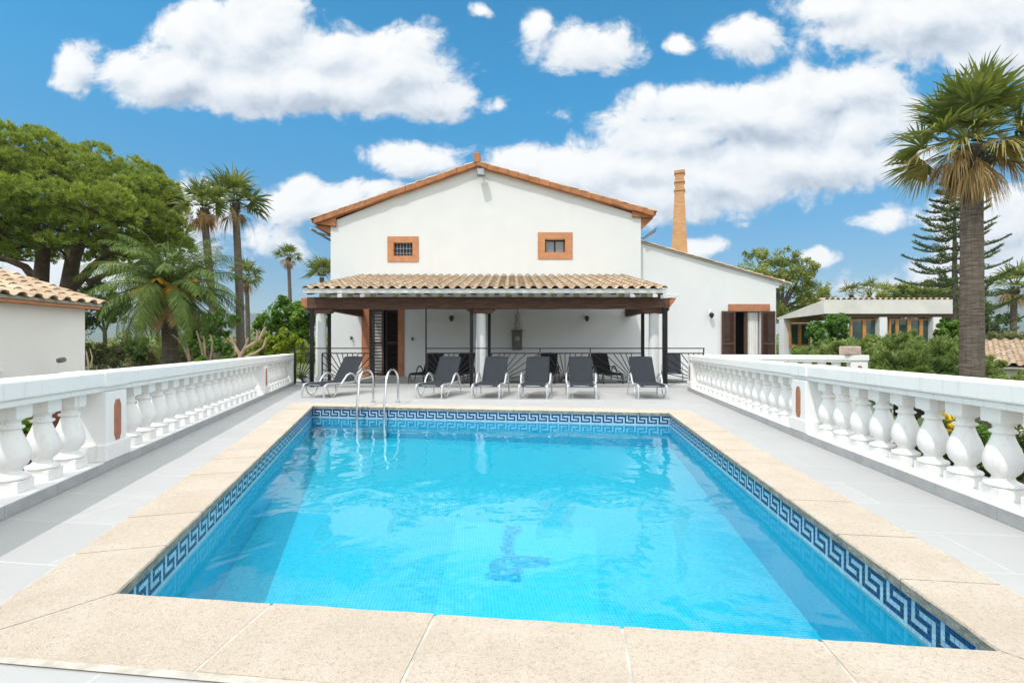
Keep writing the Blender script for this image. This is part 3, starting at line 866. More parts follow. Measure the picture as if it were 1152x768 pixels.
# shuttered door
dm = MB(); dm.box(gx(819, WY), gx(866, WY), WY-.03, WY+.02, wd[3], gz(342, WY)); dm.box(wd[0]-.2, wd[0], WY-.03, WY+.02, .02, wd[3]); dm.box(wd[1], wd[1]+.25, WY-.03, WY+.02, .02, wd[3])
wdr = dm.build('door', 'terracotta', wing, bevel=.006); wdr['label'] = 'doorway with terracotta lintel, open brown louvred shutters and a pale curtain'
for x0, x1 in ((811, 826.3), (855.5, 871)):
    s = MB(); louvre_leaf(s, (gx(x0, WY), WY-.055, .05), (1, 0, 0), gx(x1, WY)-gx(x0, WY), wd[3]-.05, slat=.046, border=.07)
    s.build('shutter', 'shutter_wood', wdr, base=root_loc(wdr))
s = MB(); n = 14; xa, xb = gx(843.5, WY), gx(855.5, WY); V = []
for k in range(n+1):
    x = xa+(xb-xa)*k/n; y = WY+.2+.025*math.sin(k*2.3)
    V += [(x, y, .05), (x, y, wd[3]-.03)]
s.add(V, [(2*k, 2*k+2, 2*k+3, 2*k+1) for k in range(n)], 0, True); s.build('curtain', 'curtain', wdr, base=root_loc(wdr))
s = MB(); s.box(gx(838.5, WY), gx(842.5, WY), WY+.1, WY+.16, .03, wd[3]); s.build('door_leaf', 'shutter_wood', wdr, base=root_loc(wdr))
s = MB(); s.box(wd[0]-.3, wd[1]+.3, WY+1.2, WY+1.25, -.1, wd[3]+.2); s.build('room_shade_panel', 'interior_shade', wdr, base=root_loc(wdr))  # near-black panel stands in for the shade inside the wing

# ------------------------------------------------------------------ brick chimney behind the wing
CD = 25.0
ccx = gx(764.5, CD); zt = gz(193, CD)
chim = thing('brick_chimney', (ccx, CD, -2.2), 'tall tapering yellow brick chimney rising behind the white wing', 'chimney')
chim.rotation_euler = (0, 0, R(-20))
def frustum(mb, h0, h1, z0, z1):
    V = [(-h0, -h0, z0), (h0, -h0, z0), (h0, h0, z0), (-h0, h0, z0), (-h1, -h1, z1), (h1, -h1, z1), (h1, h1, z1), (-h1, h1, z1)]
    mb.add(V, [(0, 3, 2, 1), (4, 5, 6, 7), (0, 1, 5, 4), (1, 2, 6, 5), (2, 3, 7, 6), (3, 0, 4, 7)])
mb = MB(); H = zt+2.2
frustum(mb, .78, .232, 0, H-1.0); frustum(mb, .226, .220, H-.999, H-.15)
uvb = lambda c: (c.x-ccx+(c.y-CD), c.z)
brl = root_loc(chim)
mb.v = [(x+brl.x, y+brl.y, z+brl.z) for x, y, z in mb.v]
mb.build('shaft', 'chimney_brick', chim, uv=uvb)
for z, h, t in ((H-1.05, .275, .07), (H-.62, .262, .07), (H-.16, .262, .16)):
    mb = MB(); frustum(mb, h, h, z, z+t)
    mb.v = [(x+brl.x, y+brl.y, z+brl.z) for x, y, z in mb.v]
    mb.build('brick_band', 'chimney_brick', chim, uv=uvb, bevel=.01)

# ------------------------------------------------------------------ pergola (tiled porch)
PY = 15.2
perg = thing('porch', (-.8, PY, 0), 'tiled porch on white columns with a dark timber beam along the house front', 'porch')
bx0, bx1 = gx(347, PY), gx(752, PY); bz0, bz1 = gz(347.5, PY), gz(334.5, PY)
# slightly irregular old beam
mb = MB(); n = 28; V = []
for k in range(n+1):
    x = bx0+(bx1-bx0)*k/n; a = random.uniform(-.012, .012); b = random.uniform(-.012, .012)
    V += [(x, PY-.12, bz0+a), (x, PY+.14, bz0+a), (x, PY+.14, bz1), (x, PY-.12, bz1+min(0, b))]
fs = [(4*k+j, 4*k+4+j, 4*k+4+(j+1) % 4, 4*k+(j+1) % 4) for k in range(n) for j in range(4)]+[(0, 1, 2, 3), (4*n+3, 4*n+2, 4*n+1, 4*n)]
mb.add(V, fs); mb.build('beam', 'beam_wood', perg, bevel=.02)
for px in (361, 541, 735.5):
    cx = gx(px, 15.3)
    cb = MB(); cb.lathe([(.19, 0), (.19, .05), (.165, .07), (.160, 1.2), (.15, 2.27)], 24, (cx, 15.3, 0)); col = cb.build('column', 'plaster_white', perg)
    z0, z1 = 2.265, bz0+.008
    pr = [(-.46, z1), (-.44, z1-.05), (-.34, z1-.13), (-.28, z0), (.28, z0), (.34, z1-.13), (.44, z1-.05), (.46, z1)]
    m = MB(); m.prism([(cx+x, 15.14, z) for x, z in pr], (0, .30, 0)); m.build('capital', 'beam_wood', col, base=root_loc(col), bevel=.015)
# side beams running back to the house
for x in (bx0+.12, bx1-.12):
    m = MB(); m.box(x-.12, x+.12, PY+.145, HY-.01, bz0+.05, bz1+.02); m.build('side_beam', 'beam_wood', perg, bevel=.02)
# white mortar cap on the right beam end and red paint on the left one
m = MB(); m.prism([(bx1-.28, PY-.13, bz1-.05), (bx1+.12, PY-.13, bz1-.02), (bx1+.30, PY-.13, bz1+.03), (bx1+.30, PY-.13, bz1+.10), (bx1-.30, PY-.13, bz1+.10)], (0, .30, 0)); m.build('beam_cap', 'plaster_white', perg, bevel=.01)
m = MB(); m.prism([(bx1+.002, PY-.10, bz0+.03), (bx1+.16, PY-.10, bz1-.13), (bx1+.22, PY-.10, bz1-.025), (bx1+.002, PY-.10, bz1-.04)], (0, .24, 0)); m.build('beam_end', 'terracotta', perg, bevel=.01)
m = MB(); m.prism([(bx0-.002, PY-.10, bz0+.0), (bx0-.17, PY-.10, bz0+.1), (bx0-.20, PY-.10, bz1-.03), (bx0-.002, PY-.10, bz1-.02)], (0, .24, 0)); m.build('beam_end', 'terracotta', perg, bevel=.01)
# rafters and painted tiles between them
ey = 14.45
ez0 = gz(329.5, ey); ez1 = gz(322.5, ey)
rz = .012
pitchz = (gz(309, HY)-ez1)/(HY-ey)
rx0, rx1 = gx(341, 14.45)+.14, gx(750, 14.45)-.14; nb = 15
for k in range(nb+1):
    x = rx0+(rx1-rx0)*k/nb; hw = .075
    zf = ez0+.0; 
    m = MB()
    m.prism([(x-hw, ey+.12, bz1+.015), (x-hw, HY-.02, bz1+.015+pitchz*(HY-ey-.12)), (x-hw, HY-.02, bz1+.165+pitchz*(HY-ey-.12)), (x-hw, ey+.12, bz1+.165)], (2*hw, 0, 0))
    m.build('rafter', 'beam_wood', perg, bevel=.012)
    if k < nb:
        xa, xb = x+hw+.004, rx0+(rx1-rx0)*(k+1)/nb-hw-.004; w = (xb-xa)/3
        m = MB()
        for q in range(3):
            m.box(xa+w*q+.006, xa+w*(q+1)-.006, PY-.10, PY-.07, bz1+.004, bz1+.165, 1 if q == 1 else 0)
        m.box(xa, xb, PY-.085, PY-.05, bz1+.004, bz1+.168, 0)
        m.build('painted_tiles', ['tile_plain', 'tile_painted'], perg)
# boards under the tiles and the white fascia they lie on
dvx0, dvx1 = gx(341, ey), gx(750, ey)
m = MB()
m.prism([(dvx0+.1, ey+.14, bz1+.17), (dvx0+.1, HY-.01, bz1+.17+pitchz*(HY-ey-.14)), (dvx0+.1, HY-.01, bz1+.21+pitchz*(HY-ey-.14)), (dvx0+.1, ey+.14, bz1+.21)], (dvx1-dvx0-.2, 0, 0))
m.build('roof_boards', 'plaster_white', perg)
m = MB(); m.box(dvx0, dvx1, ey, ey+.16, ez0, ez1-.06); m.build('fascia', 'plaster_white', perg, bevel=.012)
m = MB()
for sx in (dvx0, dvx1-.12):
    m.prism([(sx, ey+.163, ez0+.01), (sx, HY-.01, ez0+.01+pitchz*(HY-ey-.16)), (sx, HY-.01, ez1-.06+pitchz*(HY-ey-.16)), (sx, ey+.163, ez1-.06)], (.12, 0, 0))
m.build('side_fascia', 'plaster_white', perg)
m = MB(); w = Vector((0, 1, pitchz)).normalized(); L = (HY-ey-.02)*math.hypot(1, pitchz)
barrel_roof(m, (dvx0+.10, ey-.03, ez1-.095), (1, 0, 0), w, dvx1-dvx0-.2, L, .318, .40, .098, 8)
m.build('roof_tiles', 'clay_tiles', perg)
m = MB(); m.prism([(dvx0+.1, ey+.02, ez1-.09), (dvx0+.1, HY-.02, ez1-.09+pitchz*(HY-ey-.04)), (dvx0+.1, HY-.02, ez1-.05+pitchz*(HY-ey-.04)), (dvx0+.1, ey+.02, ez1-.05)], (dvx1-dvx0-.2, 0, 0)); m.build('mortar', 'pale_stone', perg)
# black metal posts carrying the porch awning rail
for px, D, w in ((351, 14.9, .036), (370.5, 16.2, .036), (530.5, 14.85, .036), (550.5, 15.9, .034), (723, 15.7, .036), (748, 14.85, .05)):
    x = gx(px, D); m = MB(); m.box(x-w*1.4, x+w*1.4, D-w, D+w, 0, bz0-.002 if D < 15.1 else bz1); m.build('post', 'iron', perg, bevel=.006)
    
# ------------------------------------------------------------------ wrought-iron railing with sunburst panels
RY = 14.62
def railing(label, x0, x1, posts, panels, ext=None):
    r = thing('iron_railing', ((x0+x1)/2, RY, 0), label, 'railing', 'sunburst railings before the porch')
    zt, zm, zb = gz(391.7, RY), gz(397.3, RY), gz(430, RY)
    m = MB(); m.box(x0, x1, RY-.022, RY+.022, zt-.016, zt+.016); m.build('top_rail', 'iron', r, bevel=.004)
    for kind, xa, xb, hub in panels:
        m = MB(); m.box(xa, xb, RY-.016, RY+.016, zm-.016, zm+.016); m.build('mid_rail', 'iron', r)
        m = MB(); m.box(xa, xb, RY-.016, RY+.016, zb-.016, zb+.016); m.build('bottom_rail', 'iron', r)
        m = MB(); hz = zb+.02
        def ray(th, r0):
            dx, dz = math.cos(th), math.sin(th); t = 9
            if dz > 1e-3: t = min(t, (zm-.016-hz)/dz)
            if dx > 1e-3: t = min(t, (xb-hub)/dx)
            if dx < -1e-3: t = min(t, (xa-hub)/dx)
            if t > r0: m.tube([(hub+dx*r0, RY, hz+dz*r0), (hub+dx*t, RY, hz+dz*t)], .0135, 6)
        if kind == 'full':
            for k in range(17): ray(math.pi*(k+.5)/17, .09)
            m.tube([(hub+.1*math.cos(t), RY, hz+.1*math.sin(t)) for t in np.linspace(0, math.pi, 12)], .014, 6)
        elif kind == 'left':
            for k in range(9): ray(math.pi/2*(k+.3)/9, .10)
            m.tube([(hub+.1*math.cos(t), RY, hz+.1*math.sin(t)) for t in np.linspace(0, math.pi/2, 8)], .012, 6)
        else:
            for k in range(9): ray(math.pi-math.pi/2*(k+.3)/9, .10)
            m.tube([(hub+.1*math.cos(t), RY, hz+.1*math.sin(t)) for t in np.linspace(math.pi/2, math.pi, 8)], .012, 6)
        m.build('sunburst', 'iron', r)
        for x in (xa, xb):
            m = MB(); m.box(x-.016, x+.016, RY-.018, RY+.018, zb, zm); m.build('upright', 'iron', r)
    for x, top, w, z0 in posts:
        m = MB(); m.box(x-w, x+w, RY-w, RY+w, z0, top); m.build('post', 'iron', r, bevel=.004)
    return r
X = lambda px: gx(px, RY)
zt_ = gz(391.7, RY); zm_ = gz(397.3, RY)
railing('black iron railing with sunburst panels behind the lounger by the left balustrade', X(330), X(421.5),
        [(X(331.5), zt_, .018, .1), (X(420.7), bz0-.002, .022, 0)],
        [('left', X(332.5), X(349), X(336)), ('full', X(362.5), X(419), X(391))])
railing('long black iron railing with sunburst panels behind the row of loungers', X(479), X(792.5),
        [(X(479.3), bz0-.002, .022, 0), (X(607.5), zt_, .015, zm_), (X(664), zt_, .015, zm_), (X(791.7), zt_, .016, zm_)],
        [('full', X(481), X(528.5), X(505)), ('left', X(553), X(606.5), X(558)), ('full', X(608.5), X(663), X(635.7)),
         ('right', X(665), X(722), X(714)), ('right', X(750), X(791), X(790))])
# ------------------------------------------------------------------ sun loungers
def lounger(frame, sling, label, group, back=55):
    r = thing('sun_lounger', (0, 0, 0), label, 'sun lounger', group)
    W = .30; hb = .33
    by = 1.05; bl = .745; ca, sa = math.cos(R(back)), math.sin(R(back))
    for s in (-1, 1):
        x = s*(W+.03)
        m = MB(); m.tube([(x, .03, .27), (x, .06, .315), (x, .13, .335), (x, .6, .325), (x, by, .33), (x, 1.30, .33)], .020, 10); m.build('side_rail', frame, r)
        m = MB(); m.tube([(x, .0, .0), (x, .0, .12), (x, .01, .2), (x, .035, .285)], [.019, .02, .022, .022], 10)
        m.lathe([(.024, 0), (.024, .03)], 10, (x, 0, 0)); m.build('leg', frame, r)
        m = MB(); m.tube([(x, .09, .32), (x, .13, .2), (x, .19, .09), (x, .27, .035), (x, .36, .045), (x, .45, .12), (x, .51, .22), (x, .54, .32)], .015, 8); m.build('leg_loop', frame, r)
        xa = s*(W+.065)
        arc = [(xa-s*.02, .58, .30), (xa, .66, .40), (xa, .76, .505), (xa, .88, .555), (xa, 1.0, .53), (xa, 1.1, .44), (xa, 1.17, .28), (xa+s*.01, 1.21, .12), (xa+s*.015, 1.23, 0)]
        m = MB(); m.tube(arc, [.018, .021, .024, .025, .024, .021, .019, .018, .018], 10); m.build('armrest', frame, r)
        m = MB(); m.tube([(s*(W-.005), by+.0, .34), (s*(W-.005), by+bl*ca*.5-.0, .34+bl*sa*.5), (s*(W-.012), by+bl*ca, .34+bl*sa)], .014, 8); m.build('back_rail', sling, r)
    m = MB()
    for y, z in ((.06, .30), (.55, .30), (by-.02, .315), (1.29, .33)): m.tube([(-W-.03, y, z), (W+.03, y, z)], .014, 8)
    m.build('crossbar', frame, r)
    def sheet(P, Q, sag, name, ny=14, nx=8, w=W-.02):
        m = MB(); V = []
        for top in (1, 0):
            for j in range(ny+1):
                t = j/ny; c = Vector(P).lerp(Vector(Q), t)
                for i in range(nx+1):
                    u = i/nx*2-1; d = sag*(1-u*u)*(4*t*(1-t))**.5
                    nrm = Vector((0, -(Q[2]-P[2]), Q[1]-P[1])).normalized()
                    p = c+Vector((u*w, 0, 0))-nrm*d + nrm*(.006 if top else -.002)
                    if name == 'seat_sling' and t < .12: p.z -= (.12-t)**2*4
                    V.append(p)
        k = (ny+1)*(nx+1); fs = []
        for j in range(ny):
            for i in range(nx):
                a = j*(nx+1)+i; fs.append((a, a+1, a+nx+2, a+nx+1)); fs.append((k+a, k+a+nx+1, k+a+nx+2, k+a+1))
        for i in range(nx):
            fs.append((i+1, i, k+i, k+i+1)); a = ny*(nx+1)+i; fs.append((a, a+1, k+a+1, k+a))
        for j in range(ny):
            a = j*(nx+1); fs.append((a, a+nx+1, k+a+nx+1, k+a)); a += nx; fs.append((a+nx+1, a, k+a, k+a+nx+1))
        m.add(V, fs, 0, True); return m.build(name, sling, r)
    sheet((0, .02, .345), (0, by-.01, .345), .035, 'seat_sling')
    sheet((0, by, .352), (0, by+bl*ca, .352+bl*sa), .022, 'back_sling', w=W-.022)
    m = MB(); m.tube([(-W+.012, by+bl*ca, .34+bl*sa), (0, by+bl*ca+.012, .345+bl*sa+.008), (W-.012, by+bl*ca, .34+bl*sa)], .016, 8); m.build('head_bar', sling, r)
    m = MB()
    for s in (-1, 1): m.tube([(s*(W-.03), by+.30*ca, .34+.3*sa), (s*(W-.03), 1.36, .33)], .010, 6)
    m.build('back_strut', frame, r)
    return r
G1 = 'grey sling loungers lined up along the far edge of the pool'
L1 = lounger('aluminium', 'sling_grey', '', G1)
def place(o, foot, head, Df, Dh, label):
    a = Vector((gx(foot, Df), Df)); b = Vector((gx(head, Dh), Dh)); d = b-a
    o.location = (a.x, a.y, 0.010 if False else 0); o.rotation_euler = (0, 0, math.atan2(d.y, d.x)-math.pi/2); o['label'] = label
spots = [(352, 390.5, 11.62, 12.75, 'grey sling lounger turned towards the steel pool ladder, nearest to the left balustrade'),
         (482, 506.5, 11.45, 12.85, 'grey sling lounger slightly angled, standing just right of the pool ladder'),
         (546, 558.3, 11.40, 12.80, 'grey sling lounger standing before the middle white porch column'),
         (599.4, 605.5, 11.35, 12.8, 'grey sling lounger straight on to the pool, just right of the middle column one'),
         (654.6, 652.8, 11.35, 12.8, 'grey sling lounger second from the right end of the poolside row'),
         (734.5, 721, 11.30, 12.7, 'grey sling lounger at the right end of the row, before two black porch posts')]
allL = []
for i, s in enumerate(spots):
    allL.append(L1 if i == 0 else copy_tree(L1))
for o, s in zip(allL, spots): place(o, *s)
G2 = 'dark loungers standing under the porch'
B1 = lounger('frame_dark', 'sling_black', '', G2, 60)
spots2 = [(470, 489, 15.9, 17.2, 'black lounger in porch shade beside the open doorway'),
          (510, 525, 15.9, 17.2, 'black lounger in porch shade left of the middle white column'),
          (612, 618, 15.9, 17.3, 'black lounger in porch shade beneath the wall fountain side of the railing'),
          (690, 675, 15.9, 17.2, 'black lounger in porch shade left of the right hand porch posts')]
allB = [B1]+[copy_tree(B1) for _ in spots2[1:]]
for o, s in zip(allB, spots2): place(o, *s)
allB[2]['label'] = 'black lounger in porch shade behind the two straight facing grey loungers'
g = copy_tree(L1); g['group'] = G2
place(g, 757, 756, 16.6, 17.9, 'grey lounger standing back by the right porch column, behind the railing')

# ------------------------------------------------------------------ small things on the walls
def wall_lamp(px, py, Y, label):
    c = at(px, py, Y); r = thing('wall_lamp', (c.x, Y, c.z), label, 'lamp', 'black and white wall lamps')
    m = MB(); m.box(c.x-.07, c.x+.07, Y-.02, Y-.001, c.z-.02, c.z+.22); m.build('back_plate', 'lamp_white', r, bevel=.01)
    m = MB(); m.tube([(c.x, Y-.02, c.z+.06), (c.x, Y-.14, c.z+.09), (c.x, Y-.19, c.z+.04)], .014, 8); m.build('arm', 'lamp_black', r)
    m = MB(); m.lathe([(.035, .10), (.10, .04), (.095, .0), (.06, -.10), (.02, -.14)], 14, (c.x, Y-.19, c.z-.02)); m.build('lamp_shade', 'lamp_black', r)
wall_lamp(508.5, 357.5, HY, 'black lantern on a white plate on the wall, right of the open doorway')
wall_lamp(659.5, 357.5, HY, 'black lantern on a white plate on the wall, right of the stone fountain')
wall_lamp(798.5, 354, WY, 'black lantern on the sunlit wing wall beside the brown shutters')
def spotlight(px, py, Y, label):
    c = at(px, py, Y); r = thing('floodlight', (c.x, Y, c.z), label, 'floodlight'); return r, c
r, c = spotlight(541, 196, HY, 'grey floodlight hanging under the gable peak')
m = MB(); m.tube([(c.x-.02, HY-.001, c.z+.18), (c.x-.02, HY-.40, c.z+.16)], .025, 8); m.tube([(c.x-.02, HY-.40, c.z+.2), (c.x-.02, HY-.40, c.z+.05)], .03, 8); m.build('bracket', 'lamp_black', r)
m = MB(); m.prism([(c.x-.17, HY-.28, c.z+.14), (c.x+.13, HY-.24, c.z+.14), (c.x+.20, HY-.30, c.z-.22), (c.x-.13, HY-.36, c.z-.22)], (.02, -.16, -.04)); m.build('lamp_housing', 'lamp_grey', r, bevel=.02)
m = MB(); m.prism([(c.x-.12, HY-.445, c.z+.06), (c.x+.12, HY-.405, c.z+.06), (c.x+.17, HY-.465, c.z-.20), (c.x-.08, HY-.525, c.z-.20)], (.003, -.02, -.004)); m.build('lens', 'bright_glass', r)
r, c = spotlight(733, 263, HY, 'dark floodlight on the right corner of the gable')
m = MB(); m.tube([(hx1+.001, HY+.15, c.z-.15), (hx1+.25, HY+.15, c.z-.12)], .025, 8); m.build('bracket', 'lamp_grey', r)
m = MB(); m.prism([(c.x-.30, HY, c.z-.22), (c.x+.16, HY, c.z+.06), (c.x+.24, HY, c.z+.24), (c.x-.16, HY, c.z-.06)], (0, .30, .06)); m.build('lamp_housing', 'lamp_grey', r, bevel=.02)
def tap(px, py, label):
    c = at(px, py, HY); r = thing('wall_tap', (c.x, HY, c.z), label, 'tap', 'small taps on the porch wall')
    m = MB(); m.lathe([(.05, 0), (.05, .02), (.02, .02)], 12, (0, 0, 0)); m.v = [(c.x+x, HY-z-.001, c.z+y) for x, y, z in m.v]; m.build('rose', 'water_pipe', r)
    m = MB(); m.tube([(c.x, HY-.01, c.z), (c.x, HY-.12, c.z+.01), (c.x+.0, HY-.16, c.z-.07)], .026, 8); m.build('spout', 'lamp_black', r)
    m = MB(); m.box(c.x-.06, c.x+.06, HY-.11, HY-.08, c.z+.04, c.z+.06); m.build('handle', 'lamp_black', r)
tap(395.8, 380, 'small black tap on the white wall left of the doorway')
tap(464.3, 381, 'small black tap on the white wall right of the doorway')

# stone fountain with a figure in a niche
c = at(582, 392, HY); fz0 = c.z-.05; fz1 = gz(372.5, HY)
ft = thing('wall_fountain', (c.x, HY, fz0), 'old grey stone wall fountain with a pale carved finial on top', 'fountain')
m = MB(); m.box(c.x-.22, c.x+.19, HY-.22, HY-.003, fz0, fz1); m.build('stone_block', 'old_stone', ft, bevel=.03)
m = MB(); m.box(c.x-.25, c.x+.24, HY-.26, HY-.003, fz1+.001, fz1+.05); m.build('shelf', 'old_stone', ft, bevel=.012)
m = MB(); m.lathe([(.16, 0), (.15, .06), (.09, .10), (.12, .22), (.09, .36), (.05, .42), (.09, .50), (.10, .58), (.05, .64), (.03, .72), (.035, .78), (.008, .95)], 14, (c.x, HY-.15, fz1+.05)); m.build('finial', 'pale_stone', ft)
m = MB(); m.box(c.x-.20, c.x+.26, HY-.03, HY-.002, fz1+.05, fz1+.75); m.build('niche_panel', 'plaster_white', ft, bevel=.02)
m = MB(); m.lathe([(.01, -.1), (.07, -.08), (.10, 0), (.07, .09), (.01, .1)], 12, (c.x-.01, HY-.25, fz0+.45)); m.build('mask', 'pale_stone', ft)

# stone block on the balustrade end
sb = at(958.5, 399, 13.6)
st = MB(); st.box(sb.x-.22, sb.x+.22, 13.52, 13.84, .989, 1.24); o = st.build('stone_block', 'pink_stone', base=Vector((sb.x, 13.68, .989)), bevel=.035)
tag(o, 'weathered pinkish stone block lying on the end of the balustrade before the wing', 'stone block')

# ------------------------------------------------------------------ left outbuilding
lb = thing('outbuilding', (-10.5, 9, -2.2), 'white outbuilding with clay tiled roof at the left edge beside the balustrade', 'outbuilding')
bx, by0, by1 = -8.62, 1.0, 10.35
ez_ = 2.13
bx = gx(95.5, by1)
m = MB()
sl = .318; rx_ = bx-6.5
m.add([(bx, by0, -2.2), (bx, by1, -2.2), (bx, by1, ez_), (bx, by0, ez_), (rx_, by0, -2.2), (rx_, by1, -2.2), (rx_, by1, ez_+sl*6.5), (rx_, by0, ez_+sl*6.5)],
      [(0, 1, 2, 3), (1, 5, 6, 2), (5, 4, 7, 6), (4, 0, 3, 7)])
m.build('wall', 'plaster_cream', lb)
m = MB(); m.prism([(bx+.27, by0, ez_-.04), (bx+.27, by0, ez_+.02), (rx_, by0, ez_+.09+sl*6.5), (rx_, by0, ez_+.03+sl*6.5)], (0, by1-by0+.12, 0)); lr = m.build('roof', 'pale_stone', lb)
m = MB(); m.box(bx, bx+.24, by0, by1+.11, ez_-.10, ez_-.045); m.build('eave_boards', 'terracotta_window', lr, base=root_loc(lr))
m = MB(); barrel_roof(m, (bx+.30, by0, ez_-.02), (0, 1, 0), (-1, 0, sl), by1-by0+.1, 6.8, .30, .40, .095, 7); m.build('roof_tiles', 'clay_tiles', lr, base=root_loc(lr))
D = 9.4; c = at(66, 405.5, D)
m = MB(); m.tube([(gx(66, D)-0.0, D, c.z), (gx(66, D)+.12, D-.02, c.z+.02)], .05, 10); m.build('wall_spout', 'lamp_grey', lb)
m = MB(); m.box(bx+.001, bx+.10, by0, 8.6, .78, .84); m.build('ledge', 'plaster_cream', lb, bevel=.01)

# ------------------------------------------------------------------ right outbuilding with wooden windows
OY = 27.0
ob = thing('garden_pavilion', (gx(1000, OY), OY, -2.2), 'low flat fronted pavilion with pale fascia and orange timber windows behind the hedge', 'pavilion')
ox0, ox1 = gx(927, OY), gx(1072, OY); ft_, fb = gz(337, OY), gz(353, OY)
m = MB(); m.box(ox0, ox1, OY, OY+.25, fb, ft_); m.build('fascia', 'outer_fascia', ob, bevel=.02)
lx_, ly_ = gx(874, 31.5), 31.5
m = MB()
m.prism([(ox0-.002, OY+.02, fb), (ox0-.002, OY+.02, ft_), (lx_, ly_, gz(357.5, ly_)), (lx_, ly_, gz(359.5, ly_))], Vector((.3, .2, 0))); m.build('sloping_fascia', 'outer_fascia', ob)
m = MB(); n = int((ox1-ox0)/.3)
for k in range(n):
    x = ox0+(ox1-ox0)*(k+.5)/n
    th = np.linspace(0, math.pi, 6)
    m.add([(x+.12*math.cos(t), OY-.03, ft_+.10*math.sin(t)) for t in th]+[(x+.12*math.cos(t), OY+.5, ft_+.05+.10*math.sin(t)) for t in th], [(j, j+1, j+7, j+6) for j in range(5)], 0, True)
m.build('roof_tiles', 'clay_tiles', ob)
m = MB(); m.box(ox0+.1, ox1-.1, OY+.3, OY+7, fb-.02, fb+.1); m.build('ceiling', 'beam_wood', ob)
m = MB(); m.box(ox0, ox1, OY+.1, OY+.2, fb-.18, fb-.003); m.build('lintel', 'shutter_wood', ob)
for p0, p1, dd in ((990.5, 999, .15), (1051, 1060.5, .15)):
    m = MB(); m.box(gx(p0, OY), gx(p1, OY), OY+.05, OY+.55, -2.2, fb-.18); m.build('pillar', 'plaster_white', ob, bevel=.02)
m = MB(); m.box(gx(879, 31), gx(888, 31), 31-.2, 31+.3, -2.2, gz(359, 31)); m.build('pillar', 'plaster_white', ob, bevel=.02)
def wood_windows(pxs, D, yb, yt, bt, name='window'):
    for a, b in zip(pxs[:-1], pxs[1:]):
        x0, x1 = gx(a, D), gx(b, D); z0, z1 = gz(yb, D), gz(yt, D)
        f = .10; m = MB()
        m.box(x0, x0+f, D, D+.12, z0, z1); m.box(x1-f, x1, D, D+.12, z0, z1); m.box(x0+f, x1-f, D+.003, D+.12, z1-f, z1); m.box(x0+f, x1-f, D+.003, D+.12, z0, z0+f)
        w = m.build(name, 'window_wood', ob)
        g = MB(); g.box(x0+f, x1-f, D+.05, D+.06, z0+f, z1-f); g.build('pane', 'green_reflection_glass', w, base=root_loc(w))
wood_windows((957, 972.5, 989), OY+.35, 389, 358.5, 0)
wood_windows((1000.5, 1009.5, 1023, 1036.5, 1050), OY+.35, 389, 358.5, 0)
wood_windows((888.5, 900, 911.5), 30.5, 389, 363.5, 0)
m = MB(); m.box(gx(888.5, 30.5), gx(912, 30.5), 30.5, 30.6, gz(363, 30.5), gz(358.5, 30.5)); m.build('head_board', 'window_wood', ob)
m = MB(); m.box(ox0+1.5, ox1-.2, OY+.36, OY+.46, -2.2, gz(389, OY)); m.build('back_wall', 'plaster_cream', ob)

# low tiled roof at the right edge
tr = thing('tiled_shed', (gx(1180, 22), 22, -2.2), 'low shed roofed with pale clay tiles, right of the tall palm trunk', 'shed')
a = at(1111, 411, 19.5); b = at(1107.5, 383, 24.5)
wv = b-a; un = Vector((wv.y, -wv.x, 0)).normalized()
m = MB(); barrel_roof(m, a, un, wv, 7, wv.length, .36, .42, .115, 7); m.build('roof_tiles', 'clay_tiles', tr)
m = MB(); dz = Vector((0, 0, -.06)); m.prism([a+dz, a+dz+un*7, b+dz+un*7, b+dz], (0, 0, -.06)); m.build('roof', 'pale_stone', tr)
m = MB(); a2 = a+wv*.06+un*.15; b2 = b+un*.15; a3 = Vector((a2.x, a2.y, -2.2)); m.fbox(a3, un*6.7, Vector((wv.x, wv.y, 0))*.92, (0, 0, a.z-.15+2.2)); m.build('wall', 'plaster_cream', tr)
